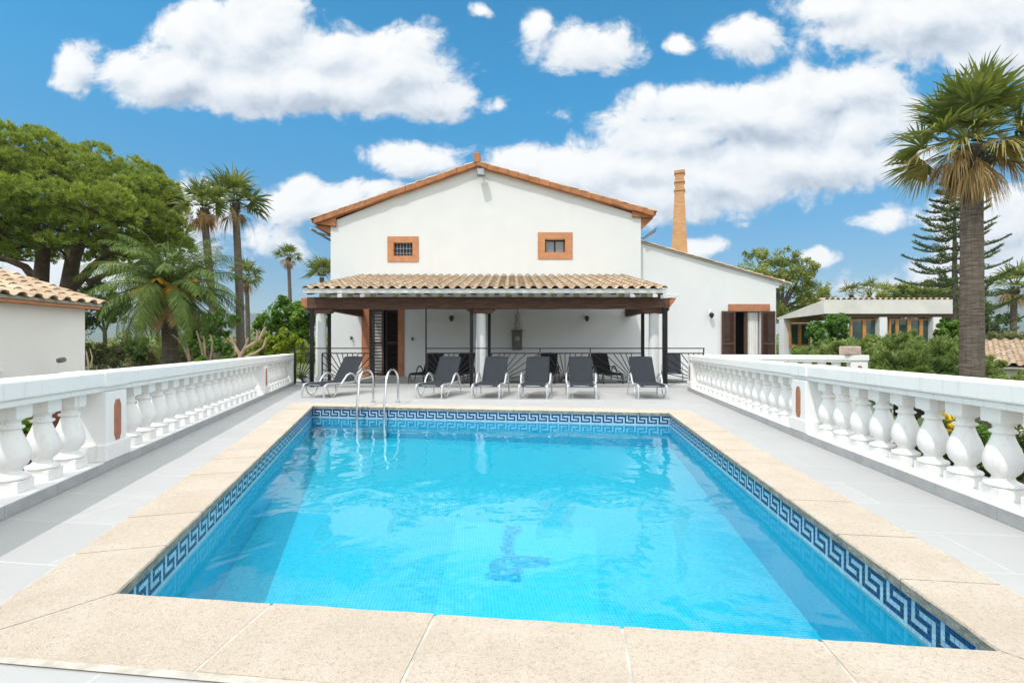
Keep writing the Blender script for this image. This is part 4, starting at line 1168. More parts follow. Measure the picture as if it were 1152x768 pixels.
# ------------------------------------------------------------------ vegetation
GZ = -2.2
def fan_fronds(c, n, Lp, Lb, el_lo, el_hi, droop, segs=22, jitter=.15, wseg=.075, arc=115, az0=0, var=.18, strand=0.0, tipn=1):
    """fan leaves: stalk, then blade segments in three pieces each, their ends hanging"""
    Q = []; stems = []
    for k in range(n):
        az = 2.39996*k+az0+rng.normal()*jitter; el = R(el_lo+(el_hi-el_lo)*((k+.5)/n)+rng.normal()*7)
        h = np.array([math.cos(az), math.sin(az), 0.0]); t = h*math.cos(el)+np.array([0, 0, math.sin(el)])
        lp = Lp*rng.uniform(1-var, 1+var); lb = Lb*rng.uniform(1-var, 1+var*.8)
        p0 = np.array(c)+h*.12; p1 = p0+t*lp*.55; t2 = unit(t-np.array([0, 0, droop*.30])); p2 = p1+t2*lp*.45
        stems.append((p0, p1, p2))
        s = np.cross(t2, [0, 0, 1.0])
        s = unit(s if np.linalg.norm(s) > .05 else np.array([-h[1], h[0], 0])); s = unit(s+rng.normal(size=3)*.35); nn = np.cross(s, t2)
        a_ = arc*rng.uniform(.75, 1.05); fold = rng.uniform(.1, .5)
        for j in range(segs):
            ph = R(-a_+2*a_*(j+.5)/segs)
            d = unit(t2*math.cos(ph)+s*math.sin(ph)+nn*(fold*abs(math.sin(ph)))+rng.normal(size=3)*.05)
            L = lb*(.70+.30*math.cos(ph))*rng.uniform(.8, 1.1)
            sd = unit(np.cross(d, nn)); w = wseg*lb
            q = [p2, p2+d*L*.38]; dd = d
            for r_, ln in ((1, .34), (2, .30+strand*rng.random())):
                dd = unit(dd-np.array([0, 0, droop*(.22+.32*r_)*rng.uniform(.4, 1.4)])+rng.normal(size=3)*.05); q.append(q[-1]+dd*L*ln)
            ws = (.14, .62, .46, .06)
            for r_ in range(3):
                a, b = q[r_], q[r_+1]; wa, wb = w*ws[r_], w*ws[r_+1]
                Q += [a-sd*wa, a+sd*wa, b+sd*wb, b-sd*wb]
    return np.array(Q), stems
def palm_trunk(mb, base, top, r0, r1, bend=.0, n=16, seg=26, flare=1.25):
    base, top = Vector(base), Vector(top); P = []; rr = []
    for k in range(seg+1):
        t = k/seg; p = base.lerp(top, t)+Vector((bend*math.sin(math.pi*t), 0, 0)); P.append(p)
        rr.append((r0+(r1-r0)*t)*(1+(flare-1)*max(0, 1-t*9))*(1+.025*math.sin(k*2.7)))
    mb.tube(P, rr, n)
def fan_palm(label, base, top, r0, r1, Lp, Lb, ng, nd, segs=18, bend=0, group=None, dead_len=1.0, w=.075, el=(-15, 82), near=False, dr=.55):
    p = thing('fan_palm', base, label, 'palm tree', group)
    m = MB(); palm_trunk(m, base, top, r0, r1, bend); tk = m.build('trunk', 'palm_trunk', p)
    c = (top[0], top[1], top[2]+.15)
    Q, st = fan_fronds(c, ng, Lp, Lb, el[1], el[0], dr, segs, wseg=w)
    np_mesh('crown', Q, 4, 'leaf_washingtonia', p)
    m = MB()
    for a, b, d in st: m.tube([a, b, d], [.035*Lb, .022*Lb, .012*Lb], 5, cap=False)
    m.build('frond_stalks', 'leaf_washingtonia', p)
    if near:      # yellowing fronds between the green crown and the skirt
        Q, st = fan_fronds((c[0], c[1], c[2]-.05), 8, Lp*.9, Lb*.85, 8, -28, .95, segs, wseg=w*.7, arc=100, az0=.4, strand=.4)
        np_mesh('yellow_fronds', Q, 4, 'leaf_straw', p)
    if nd:
        Q = []
        for lay, (e0, e1, lp) in enumerate(((-22, -48, .85), (-50, -78, .62))):
            q, st = fan_fronds((c[0], c[1], c[2]-.15-.25*lay), nd//2, Lp*lp*dead_len, Lb*.68, e0, e1, 1.5, segs, wseg=w*.5, arc=62, az0=1.0+lay, var=.38, strand=.45, jitter=.5); Q.append(q)
        np_mesh('dead_fronds', np.concatenate(Q), 4, 'leaf_dead', p)
        m = MB(); rb = random.Random(3)
        for k in range(46):
            a = k*2.4; z = c[2]-.25-.75*r1/.235*rb.random(); h = Vector((math.cos(a), math.sin(a), 0))
            b = Vector((c[0], c[1], z))+h*r1*.92
            m.tube([b, b+h*.10+Vector((0, 0, .10)), b+h*.20*rb.uniform(.5, 1.2)+Vector((0, 0, .26))], [.05, .035, .012], 4)
        m.build('leaf_bases', 'bark_grey', p)
    return p
def date_palm(label, base, top, r0, L, n, name='date_palm'):
    p = thing(name, base, label, 'palm tree')
    m = MB(); palm_trunk(m, base, top, r0, r0*.9, 0, 16, 20, 1.1); m.build('trunk', 'palm_trunk', p)
    m = MB(); m.lathe([(r0*.9, -.6), (r0*1.35, -.25), (r0*1.4, .05), (r0*.9, .35), (.05, .5)], 16, top); m.build('crown_shaft', 'bark_grey', p)
    def fronds(n, el0, el1, droop, mt, nm, seed=0.0, ln=L):
        Q = []; mb = MB()
        for k in range(n):
            az = 2.39996*k+seed+rng.normal()*.12; el = R(el0+(el1-el0)*((k+.5)/n)+rng.normal()*5)
            h = np.array([math.cos(az), math.sin(az), 0]); l = ln*rng.uniform(.85, 1.1); P = []
            p_ = np.array(top)+np.array([0, 0, .25])+h*.12; e = el; ns = 14
            tw = rng.normal()*.25
            for q in range(ns+1):
                P.append(p_.copy()); d = h*math.cos(e)+np.array([0, 0, math.sin(e)]); p_ = p_+d*l/ns; e -= droop/ns*(.5+1.2*q/ns)
            P = np.array(P); mb.tube([Vector(x) for x in P], list(np.linspace(.03, .006, ns+1)), 4, cap=False)
            s = np.array([-h[1], h[0], 0.0])
            for side in (-1, 1):
                for t in np.linspace(.10, .995, 60):
                    f = t*ns; i = min(int(f), ns-1); c = P[i]+(P[i+1]-P[i])*(f-i); tg = unit(P[i+1]-P[i]); up = np.cross(s, tg)
                    ll = .66*min(1, t*5+.25)*(1-.62*max(0, t-.55)/.45)*L/3*rng.uniform(.85, 1.1)
                    d = unit(s*side*(.78)+tg*.62+up*(.28+tw*side)+np.array([0, 0, -.30])+rng.normal(size=3)*.10)
                    d2 = unit(d+np.array([0, 0, -.45])); w = unit(np.cross(d, up))*.0115*L/3
                    m_ = c+d*ll*.55; e_ = m_+d2*ll*.45
                    Q += [c-w*.5, c+w*.5, m_+w, m_-w, m_-w, m_+w, e_+w*.15, e_-w*.15]
        np_mesh(nm, Q, 4, mt, p); mb.build('frond_ribs', mt, p)
    fronds(n, 88, -32, 1.42, 'leaf_date', 'crown')
    fronds(9, -25, -55, .7, 'leaf_dead', 'dead_fronds', .7, L*.62)
    fronds(16, 55, 5, 1.5, 'fruit_orange', 'fruit_stalks', .3, L*.40)
    return p
def blob_points(c, r, n, shell=.55):
    d = rand_dirs(n); rad = (shell+(1-shell)*rng.random(n)**.6)
    return np.array(c)+d*np.array(r)*rad[:, None], d
def leafy(name, parent, blobs, per, L, W, mats, up=.35, label=None):
    """leaf clumps through the volume of each blob"""
    V = []
    for c, r in blobs:
        vol = (r[0]*r[1]*r[2])**(1/3)
        n = int(per*vol**2)
        # secondary clumps make the outline uneven
        k = max(5, int(14*vol**.7)); cc, cd = blob_points(c, np.array(r)*.86, k, .55)
        sub = rng.integers(0, k, n); rr = vol*rng.uniform(.22, .42, k)[sub]
        d = rand_dirs(n); C = cc[sub]+d*(rr*rng.random(n)**.45)[:, None]
        N = unit(d*.6+rand_dirs(n)*.8+np.array([0, 0, up])+cd[sub]*.3)
        sz = rng.uniform(.7, 1.3, n)
        V.append(leaf_quads(C, N, L*sz, W*sz))
    return np_mesh(name, np.concatenate(V), 4, mats, parent)
def limbs(mb, base, r0, blobs, fork=.35, n=8):
    base = Vector(base)
    for c, r in blobs:
        c = Vector(c); mid = base.lerp(c, .5)+Vector((random.uniform(-.2, .2), random.uniform(-.2, .2), (c.z-base.z)*.08))
        mb.tube([base, base.lerp(mid, .5)+Vector((0, 0, .1)), mid, mid.lerp(c, .6), c], [r0, r0*.8, r0*.6, r0*.4, r0*.12], n)
def tree(label, x, D, ybot, blobs_px, per, L, W, mt, bark='bark_grey', r0=.16, name='tree', group=None, cat='tree', fork=None):
    """blobs_px: (x, y, rx, ry, dD) in photo pixels at depth D (+dD)"""
    k = D/F; bx = gx(x, D)
    p = thing(name, (bx, D, GZ), label, cat, group)
    blobs = []
    for b in blobs_px:
        d = D+b[4]; c = at(b[0], b[1], d); blobs.append(((c.x, c.y, c.z), (b[2]*k, (b[2]+b[3])/2*k, b[3]*k)))
    fz = fork if fork is not None else min(b[0][2]-b[1][2] for b in blobs)
    fz = max(GZ+.4, fz)
    m = MB(); m.tube([(bx, D, GZ), (bx+.03, D, (GZ+fz)/2), (bx, D, fz)], [r0*1.3, r0*1.05, r0*.9], 10); limbs(m, (bx, D, fz-.05), r0*.6, blobs); m.build('trunk', bark, p)
    leafy('crown', p, blobs, per, L, W, mt)
    return p
def bush(label, x, ytop, hw, D, mt, per=900, L=.10, W=.06, zb=GZ, name='bush', cat='bush', group=None, nb=5, dep=.6, up=.35):
    k = D/F; zt = gz(ytop, D); w = hw*k; cx = gx(x, D); h = zt-zb
    p = thing(name, (cx, D, zb), label, cat, group); blobs = []
    for i in range(nb):
        t = (i+.5)/nb*2-1
        rr = w*.50*random.uniform(.85, 1.15); top = zt-abs(t)**2*h*.22*random.uniform(.4, 1.2)-random.uniform(0, .06)*h
        rz = min(h*.5, max(rr*.85, .55))
        blobs.append(((cx+t*w*.62, D+random.uniform(-dep, dep)*w, top-rz), (rr, rr, rz)))
    blobs.append(((cx, D, zt-min(h*.62, w*1.0+.6)), (w*.85, w*.7, min(h*.36, w*.7+.4)))); per *= 2.6
    m = MB()
    for c, r in blobs: m.tube([(cx+random.uniform(-.1, .1), D+random.uniform(-.1, .1), zb), Vector((cx, D, zb)).lerp(Vector(c), .6), c], [.04, .025, .008], 5)
    m.build('stems', 'bark_grey', p)
    leafy('foliage', p, blobs, per, L, W, mt, up)
    return p

# --- the tall palm on the right
PB = (gx(1093.5, 11), 11.0, GZ); PT = (gx(1095.5, 11), 11.05, gz(163, 11))
fan_palm('tall thick trunked fan palm with a skirt of dry fronds on the right', PB, PT, .245, .185, .74, .88, 36, 34, 36, w=.052, near=True, dead_len=.75, dr=.34)
# --- palms on the left
fan_palm('tall straight fan palm with a wind tousled crown, left of the house', at(271, 480, 35)*1.0, at(264.5, 228, 35), .32, .22, 1.0, 1.5, 26, 14, 16, bend=.15)
fan_palm('leaning fan palm with yellowish dry fronds between the pine and the straight palm', at(256, 520, 29), at(229, 234, 29), .27, .19, .75, 1.1, 22, 30, 16)
fan_palm('slender distant fan palm alone against the sky, left of the porch', at(330, 430, 62), at(324.5, 289, 62), .26, .2, .8, 1.15, 22, 12, 14)
fan_palm('small distant fan palm in front of the trunk of the straight palm', at(281, 450, 52), at(277.5, 312, 52), .26, .2, .9, 1.3, 20, 10, 14)
fan_palm('fan palm peeping out from behind the left corner of the house', at(366, 470, 44), at(362, 312, 44), .26, .2, .9, 1.35, 22, 0, 14, el=(0, 85))
date_palm('bushy date palm with arching feathery fronds over the left balustrade', (gx(192, 18), 18, GZ), (gx(191, 18), 18, gz(334, 18)), .27, 2.75, 74)
fan_palm('small fan palm with a dry skirt right of the tall trunk at the picture edge', at(1138, 470, 40), at(1141, 322, 40), .26, .2, .9, 1.3, 22, 24, 14)
for i, (x, y, d) in enumerate(((958, 331, 70), (978, 327, 66), (994, 330, 72), (1006, 333, 75))):
    fan_palm('small far palm head showing above the pavilion roof', at(x, 440, d), at(x, y, d), .22, .18, .8, 1.3, 14, 5, 12, group='far palm heads above the pavilion')

# --- umbrella pine on the left
def stone_pine():
    D0 = 31.0; c0 = at(38, 262, D0)
    p = thing('umbrella_pine', (c0.x, D0, GZ), 'broad umbrella pine with forked trunks, filling the left edge above the tiled outbuilding', 'pine tree')
    kk = D0/F; pads = []
    RX_, RY_, RZ_ = 186*kk, 8.0, 106*kk
    tries = 0
    while len(pads) < 230 and tries < 20000:
        tries += 1
        d = unit(rng.normal(size=3)); d[2] = abs(d[2])*1.05-.12
        s = rng.uniform(.48, 1.0)**.6
        q = np.array([d[0]*RX_*s, d[1]*RY_*s, d[2]*RZ_*s])
        if q[2] < -.7 or (q[2] < 1.6 and rng.random() < .5): continue
        if any(np.linalg.norm((q-o[0])*np.array([1, 1, 1.35])) < 1.36 for o in pads): continue
        pads.append((q, rng.uniform(.72, 1.08)))
    pads = [(q+np.array([c0.x, D0, c0.z]), r) for q, r in pads]
    for x, y, dd, r in ((165, 240, 0, 1.2), (190, 232, .5, 1.2), (205, 250, -1, 1.1), (178, 262, 1, 1.1), (196, 275, 0, 1.1), (212, 268, -1, .9), (170, 222, 1, 1.2), (205, 225, 0, 1.0), (155, 258, -2, 1.1),
                        (214, 238, 0, .9), (186, 290, 0, .9), (208, 292, -.5, .85), (150, 236, -2, 1.2), (178, 246, -1, 1.2), (195, 256, 0, 1.1), (165, 208, 0, 1.1), (182, 212, 0, 1.0)):
        v = at(x, y, D0+dd); pads.append((np.array(v), r*1.05))
    for x, y, dd, r in ((8, 262, -5, 1.5), (38, 245, -5.5, 1.5), (72, 250, -5, 1.5), (104, 256, -4.5, 1.4), (134, 248, -4, 1.4), (20, 228, -6, 1.5), (56, 222, -6, 1.6), (92, 226, -5.5, 1.5), (126, 224, -5, 1.4), (156, 246, -3, 1.2), (118, 272, -3, 1.0), (88, 274, -4, 1.1), (-4, 284, -4, 1.2), (26, 276, -4, 1.0), (60, 272, -5, 1.0), (140, 270, -2, .9)):
        pads.append((np.array(at(x, y, D0+dd)), r*.72))
    pads = [(q, r) for q, r in pads if 576+F*q[0]/q[1]+r*.8*F/q[1] < 214]
    C = []; Dr = []
    for q, r in pads:
        k = int(1750*r**2)
        # twigs: tufts of needles at the upper shell of a flattened pad
        nt = int(70*r**2); d = rand_dirs(nt); d[:, 2] = np.abs(d[:, 2])*1.1-.24
        tc = q+d*np.array([r, r, r*.84])*(rng.uniform(.72, 1.03, nt)[:, None])
        sub = rng.integers(0, nt, k)
        C.append(tc[sub]+rng.normal(size=(k, 3))*.05); Dr.append(unit(d[sub]*.7+rand_dirs(k)*.75+np.array([0, 0, .45])))
    C = np.concatenate(C); Dr = np.concatenate(Dr)
    np_mesh('crown', blade_tris(C, Dr, rng.uniform(.15, .27, len(C)), .05), 3, 'leaf_pine', p)
    m = MB()
    def trunk(pxs, r, D, hang=0):
        pts = [at(x, y, D) for x, y in pxs]; m.tube(pts, list(np.linspace(r, r*.55, len(pts))), 12); return pts[-1]
    f1 = trunk([(40, 520), (42, 400), (45, 330), (48, 290), (52, 262)], .55, D0-.5)
    f2 = trunk([(70, 520), (72, 400), (76, 330), (82, 292), (92, 266)], .60, D0+.3)
    f3 = trunk([(76, 330), (104, 300), (128, 282), (150, 268)], .28, D0+.3)
    f4 = trunk([(46, 322), (28, 300), (8, 292), (-40, 285)], .26, D0-.5)
    f5 = trunk([(120, 308), (150, 300), (175, 286)], .2, D0+.5); trunk([(100, 318), (120, 308)], .24, D0+.5)
    f6 = trunk([(60, 250), (58, 225), (64, 200)], .22, D0); f7 = trunk([(95, 262), (100, 240), (118, 215)], .22, D0)
    f8 = trunk([(168, 290), (164, 278), (170, 264), (186, 256)], .10, D0)
    forks = [f1, f2, f3, f4, f5, f6, f7, f8, at(0, 280, D0+3), at(60, 270, D0+4), at(100, 270, D0+5)]
    for q, r in pads:
        q = Vector(q)-Vector((0, 0, r*.2)); b = min(forks, key=lambda f: (f-q).length); mid = b.lerp(q, .55)+Vector((random.uniform(-.4, .4), random.uniform(-.4, .4), -.35))
        m.tube([b, b.lerp(mid, .5)+Vector((0, 0, -.15)), mid, q], [.15, .11, .075, .03], 6, cap=False)
    m.build('trunk', 'bark_pine', p)
stone_pine()

# --- monkey-puzzle relative: tiers of drooping plumes
def araucaria():
    D0 = 36.0; b = at(1074, 400, D0); x0 = b.x; zt = gz(196, D0)
    p = thing('norfolk_pine', (x0, D0, GZ), 'airy tiered norfolk pine partly hidden behind the tall palm trunk', 'pine tree')
    m = MB(); m.tube([(x0, D0, GZ), (x0, D0, (GZ+zt)/2), (x0, D0, zt)], [.30, .18, .03], 10); m.build('trunk', 'bark_grey', p)
    C = []; Dr = []; mb = MB(); z = gz(380, D0); i = 0
    while z < zt-.4:
        f = (zt-z)/(zt-gz(380, D0)); L = .45+4.5*f**.8; nb = 5; a0 = i*.63
        for k in range(nb):
            az = a0+2*math.pi*k/nb+rng.normal()*.08; h = np.array([math.cos(az), math.sin(az), 0]); s = np.array([-h[1], h[0], 0]); P = []
            l = L*rng.uniform(.85, 1.08)
            for t in np.linspace(0, 1, 9): P.append(np.array([x0, D0, z])+h*l*t+np.array([0, 0, -.10*l*math.sin(t*2.4)+.22*l*t**2.4]))
            mb.tube([Vector(q) for q in P], list(np.linspace(.05, .012, 9)), 5, cap=False)
            for t in np.linspace(.14, 1, int(9+l*6)):
                j = min(int(t*8), 7); c = P[j]+(P[j+1]-P[j])*(t*8-j)
                for side in (-1, 1):
                    ll = (.18+.55*math.sin(min(1, t*1.3+.1)*math.pi)**.6*min(1, l/2.6))*rng.uniform(.8, 1.15)
                    d = unit(s*side*.85+h*.55+np.array([0, 0, .22]))
                    n = 11; tt = rng.random(n)
                    C.append(c+d*(ll*tt)[:, None]+np.array([0, 0, 1])*(ll*.25*tt**2)[:, None]+rng.normal(size=(n, 3))*.02); Dr.append(unit(d+rand_dirs(n)*.7+np.array([0, 0, .3])))
        z += .50+.62*f; i += 1
    C = np.concatenate(C); Dr = np.concatenate(Dr)
    np_mesh('crown', blade_tris(C, Dr, rng.uniform(.13, .22, len(C)), .06), 3, 'leaf_araucaria', p)
    mb.build('branches', 'bark_grey', p)
araucaria()

# --- trees
tree('loose leafy tree with pale twigs behind the white wing', 880, 36, 420,
     [(868, 305, 26, 22, 0), (845, 315, 24, 18, -1), (892, 318, 28, 24, 0), (912, 330, 24, 18, 1), (850, 290, 20, 13, 1), (880, 290, 20, 12, 0), (905, 300, 18, 12, 0), (872, 340, 40, 20, 0), (928, 340, 14, 14, 0), (905, 345, 30, 18, 0)],
     760, .19, .10, 'leaf_plane', r0=.24, fork=gz(350, 36))
tree('wide light green tree rising behind the pavilion roof', 1045, 42, 420,
     [(1010, 334, 24, 12, 0), (1035, 328, 28, 14, 0), (1060, 330, 26, 16, 0), (1085, 336, 24, 16, 1), (1045, 345, 40, 20, 0)], 700, .28, .16, 'leaf_plane', r0=.25)
tree('dark dense tree right of the norfolk pine trunk, beside the small palm', 1105, 46, 420,
     [(1098, 350, 22, 18, 0), (1120, 362, 24, 16, 0), (1085, 365, 24, 18, 0)], 800, .24, .12, 'leaf_dark', r0=.2)
bush('bright green bush at the right end of the pavilion', 1070, 349, 17, 25.5, 'leaf_bright', 1300, .16, .10)
bush('bushy olive green thicket right of the tall palm trunk, above the tiled shed', 1135, 369, 40, 30, 'leaf_olive', 900, .17, .08)
tree('bright green leafy tree beyond the left end of the railing', 322, 26, 420,
     [(320, 348, 20, 16, 0), (303, 360, 18, 14, -1), (338, 358, 20, 18, 0), (320, 372, 30, 18, 0), (345, 342, 14, 12, 0), (352, 370, 18, 18, .5), (372, 360, 20, 20, 3)], 1100, .20, .13, 'leaf_bright', r0=.12)
bush('yellowish green bush in front of the bright tree left of the porch', 318, 368, 34, 19, 'leaf_yellowgreen', 1200, .12, .08)
tree('mid green tree behind the date palm trunk', 236, 24, 420,
     [(222, 362, 16, 18, 0), (240, 368, 18, 18, 0), (255, 358, 14, 14, 0), (235, 385, 30, 16, 0), (208, 378, 16, 16, 0)], 1000, .18, .12, 'leaf_ivy', r0=.12)
bush('low bright shrub behind the left balustrade near the pruned tree', 240, 394, 30, 17, 'leaf_bright', 1100, .09, .06)
bush('dry olive coloured bush between the outbuilding and the date palm', 122, 376, 34, 31, 'leaf_olive', 700, .16, .07)
bush('pale olive bush left of the date palm trunk', 164, 384, 24, 27, 'leaf_olive', 800, .14, .06)
bush('round dark spiky bush left of the date palm trunk', 153, 372, 12, 25, 'leaf_dark', 1600, .22, .04)
bush('grey green bush far behind the date palm', 200, 384, 26, 34, 'leaf_olive', 600, .16, .08)
bush('dark leafy bush below the pruned tree', 285, 388, 24, 21, 'leaf_ivy', 1000, .13, .08)
bush('dark clipped hedge piece nearest to the outbuilding corner', 118, 404, 36, 15.5, 'leaf_dark', 1500, .08, .05)
bush('dark clipped hedge piece beside the date palm trunk', 166, 406, 30, 16, 'leaf_dark', 1500, .08, .05)
tree('slender dark tree close behind the outbuilding roof', 118, 40, 420, [(112, 330, 22, 22, 0), (130, 345, 22, 18, 0), (95, 350, 26, 24, 0)], 600, .28, .12, 'leaf_dark', r0=.16)

# pruned tree stumps
def pruned(label, D, stems):
    b = at(stems[0][0][0], 470, D); p = thing('pruned_tree', (b.x, D, GZ), label, 'pruned tree', None)
    for st in stems:
        pts = [at(x, y, D+dd) for x, y, dd in st[1]]; base = at(st[0][0], st[0][1], D)
        m = MB(); m.tube([base]+pts, list(np.linspace(st[2], st[2]*.55, len(pts)+1)), 9); m.build('limb', 'pruned_wood', p)
    return p
pruned('pale pruned tree with upturned bare limbs behind the left balustrade', 16.5,
       [((270, 480), [(270, 440, 0), (271, 408, 0), (271, 398, 0)], .15),
        ((271, 400), [(266, 394, 0), (262, 385, 0), (259, 377, 0)], .07), ((271, 400), [(276, 392, 0), (283, 388, 0), (292, 382, .2), (296, 373, .3), (299, 368, .3)], .075),
        ((272, 398), [(277, 388, 0), (279, 380, 0)], .06), ((288, 385), [(290, 378, 0), (289, 371, 0)], .05), ((268, 396), [(264, 389, 0), (256, 381, -.2)], .055), ((276, 402), [(286, 398, 0), (296, 391, 0), (300, 380, .1)], .06)])
pruned('thin pruned tree with three bare upright limbs right of the date palm', 17.5,
       [((212, 480), [(213, 430, 0), (213, 402, 0)], .10), ((213, 404), [(207, 390, 0), (200, 381, 0), (193, 376, 0)], .05), ((213, 404), [(210, 388, 0), (208, 378, 0)], .05),
        ((232, 440), [(229, 402, 0), (225, 386, 0), (221, 372, 0)], .055), ((232, 440), [(231, 402, 0), (230, 388, 0), (229, 378, 0)], .05), ((232, 440), [(238, 396, 0), (239, 384, 0), (236, 376, 0)], .045)])
pruned('bare broken branch beside the outbuilding wall', 24, [((100, 470), [(101, 420, 0), (99, 405, 0), (97, 395, 0)], .06), ((101, 420), [(104, 402, 0), (101, 392, 0)], .04)])

# --- junipers and shrubs on the right
G = 'spreading junipers behind the right balustrade'
for lab, x, yt, hw, D in (('spreading juniper behind the stone block on the balustrade', 955, 381, 34, 17.5),
                          ('tallest spreading juniper below the pavilion windows', 1005, 372, 36, 18.5),
                          ('spreading juniper left of the tall palm trunk', 1052, 377, 34, 17.0),
                          ('low spreading juniper in front of the pavilion, nearest the balustrade', 1022, 394, 44, 13.6),
                          ('spreading juniper in front of the ivy on the pavilion corner', 930, 385, 30, 18.8),
                          ('juniper bush just behind the tall palm trunk', 1088, 392, 24, 15.5)):
    k = D/F; zt = gz(yt, D); cx = gx(x, D); p = thing('juniper', (cx, D, GZ), lab, 'bush', G); V = []; m = MB()
    w = hw*k*1.25; n = 110; h = min(zt-GZ, 2.6)
    for _ in range(n):
        a = rng.uniform(0, 2*math.pi); rr = w*math.sqrt(rng.random()); s0 = np.array([cx, D, zt-h*.8])
        e = np.array([cx+rr*math.cos(a), D+rr*math.sin(a)*.8, zt-(rr/w)**2*h*.30-rng.random()*h*.22])
        d = unit(e-s0); d = unit(d*np.array([1.2, 1.2, .35])); sd = unit(np.cross(d, [0, 0, 1]))
        N = 420; t = rng.random(N)**.7; L = rng.uniform(.5, 1.0)*.75
        C = e-d*L*.7+d*(L*t)[:, None]+sd*(rng.normal(size=N)*.17*(1.1-t))[:, None]+np.array([0, 0, 1])*(rng.normal(size=N)*.06-.16*t**2)[:, None]
        V.append(blade_tris(C, unit(d+rand_dirs(N)*.65+np.array([0, 0, .15])), rng.uniform(.09, .18, N), .055))
        m.tube([Vector((cx, D, GZ)), Vector(s0), Vector((s0*.5+e*.5)+np.array([0, 0, .1])), Vector(e)], [.03, .03, .02, .006], 4, cap=False)
    np_mesh('foliage', np.concatenate(V), 3, 'leaf_juniper', p); m.build('stems', 'bark_grey', p)
bush('light green shrub at the foot of the pavilion left pillar', 900, 384, 26, 20, 'leaf_yellowgreen', 1400, .09, .055)
bush('bright green leafy shrub between the junipers and the balustrade end', 985, 401, 20, 13.2, 'leaf_bright', 2200, .075, .045)
bush('green shrub right of the tall palm trunk close to the balustrade', 1136, 398, 30, 10.8, 'leaf_plane', 2600, .07, .035)
p = bush('climbing ivy covering the pavilion corner', 934, 348, 25, 26.2, 'leaf_ivy', 1800, .16, .11, name='ivy', cat='ivy')

# --- planting beds beside the terrace, seen between the balusters
mb = MB()
mb.prism([(RX(1)+.42, 1, -.03), (RX(6.4)+.42, 6.4, -.03), (RX(6.4)+2.0, 6.4, -.03), (RX(1)+2.0, 1, -.03)], (0, 0, -2.15)); o = structure(mb.build('planting_bed', 'soil'))
mb = MB()
mb.prism([(LX(1)-.42, 1, -.03), (LX(9)-.42, 9, -.03), (LX(9)-2.2, 9, -.03), (LX(1)-2.2, 1, -.03)], (0, 0, -2.15)); structure(mb.build('planting_bed', 'soil'))
def low_plant(label, x, ytop, D, w, mt, per=9000, L=.05, W=.03, flowers=None, zb=-.03, name='shrub', cat='shrub'):
    cx = gx(x, D); zt = gz(ytop, D); h = zt-zb; p = thing(name, (cx, D, zb), label, cat)
    bl = [((cx+random.uniform(-.4, .4)*w, D+random.uniform(-.4, .4)*w, zb+h*(.25+.5*random.random())), (w*.45, w*.45, h*.28)) for _ in range(7)]+[((cx, D, zb+h*.75), (w*.4, w*.4, h*.25)), ((cx, D, zb+h*.3), (w*.5, w*.5, h*.3))]
    leafy('foliage', p, bl, per, L, W, mt)
    m = MB()
    for c, r in bl: m.tube([(cx, D, zb), Vector((cx, D, zb)).lerp(Vector(c), .6), c], [.012, .009, .004], 5)
    m.build('stems', 'bark_grey', p)
    for fx, fy in flowers or ():
        c = np.array(at(fx, fy, D-w*.45)); d = rand_dirs(90); C = c+d*np.array([.042, .03, .026])
        np_mesh('flower', leaf_quads(C, unit(d+np.array([0, -.4, .3])), .035, .024), 4, 'flower_yellow', p)
    return p
low_plant('leafy shrub with yellow flowers behind the right balustrade', 1066, 466, 4.75, .38, 'leaf_bright', flowers=((1062, 467), (1068, 470), (1066, 485), (1060, 487), (1072, 478)))
low_plant('tall green shrub behind the right balustrade, right of the yellow flowers', 1112, 469, 4.45, .42, 'leaf_ivy')
low_plant('small green shrub behind the right balustrade, left of the yellow flowers', 1036, 470, 5.1, .30, 'leaf_plane')
low_plant('low green plant at the base of the right balustrade', 1074, 520, 4.55, .30, 'leaf_bright')
low_plant('trailing dark plant at the picture edge behind the right balustrade', 1147, 480, 4.2, .30, 'leaf_dark')
low_plant('tiny green plant low behind the right balustrade', 982, 486, 5.9, .22, 'leaf_bright')
def pot(label, x, y, D, r, h, planted=True, mt='leaf_bright'):
    c = at(x, y, D); p = thing('flower_pot', (c.x, D, -.03), label, 'flower pot'); m = MB()
    m.lathe([(r*.72, 0), (r*.95, h*.8), (r*1.08, h*.82), (r*1.08, h), (r*.9, h), (r*.85, h*.9), (.01, h*.88)], 20, (c.x, D, -.03)); m.build('pot', 'pot_clay', p)
    if planted:
        q = low_plant(label.replace('flower pot', 'plant')+' growing up in it', x, y, D, r*1.9, mt, 7000, .06, .04, zb=-.03+h*.88)
pot('clay flower pot behind the nearest left balusters', 9, 468, 4.75, .20, .42)
m = MB(); c = at(41, 470, 5.1)
m.box(c.x-.05, c.x+.12, 5.0, 5.6, -.03, .72); o = tag(m.build('planter_box', 'pot_clay', base=Vector((c.x, 5.3, -.03)), bevel=.01), 'upright terracotta planter box behind the left balusters', 'planter')
low_plant('grey green leafy plant behind the left balustrade, left of its first brown panel', 76, 458, 5.2, .30, 'leaf_olive')
m = MB(); c = at(150, 450, 7.4); m.lathe([(.16, 0), (.24, .45), (.27, .47), (.27, .55), (.22, .55), (.2, .5), (.01, .5)], 18, (c.x-.1, 7.6, -.03)); tag(m.build('clay_pot', 'pot_clay', base=Vector((c.x-.1, 7.6, -.03))), 'empty clay pot behind the left balustrade, right of its first brown panel', 'flower pot')

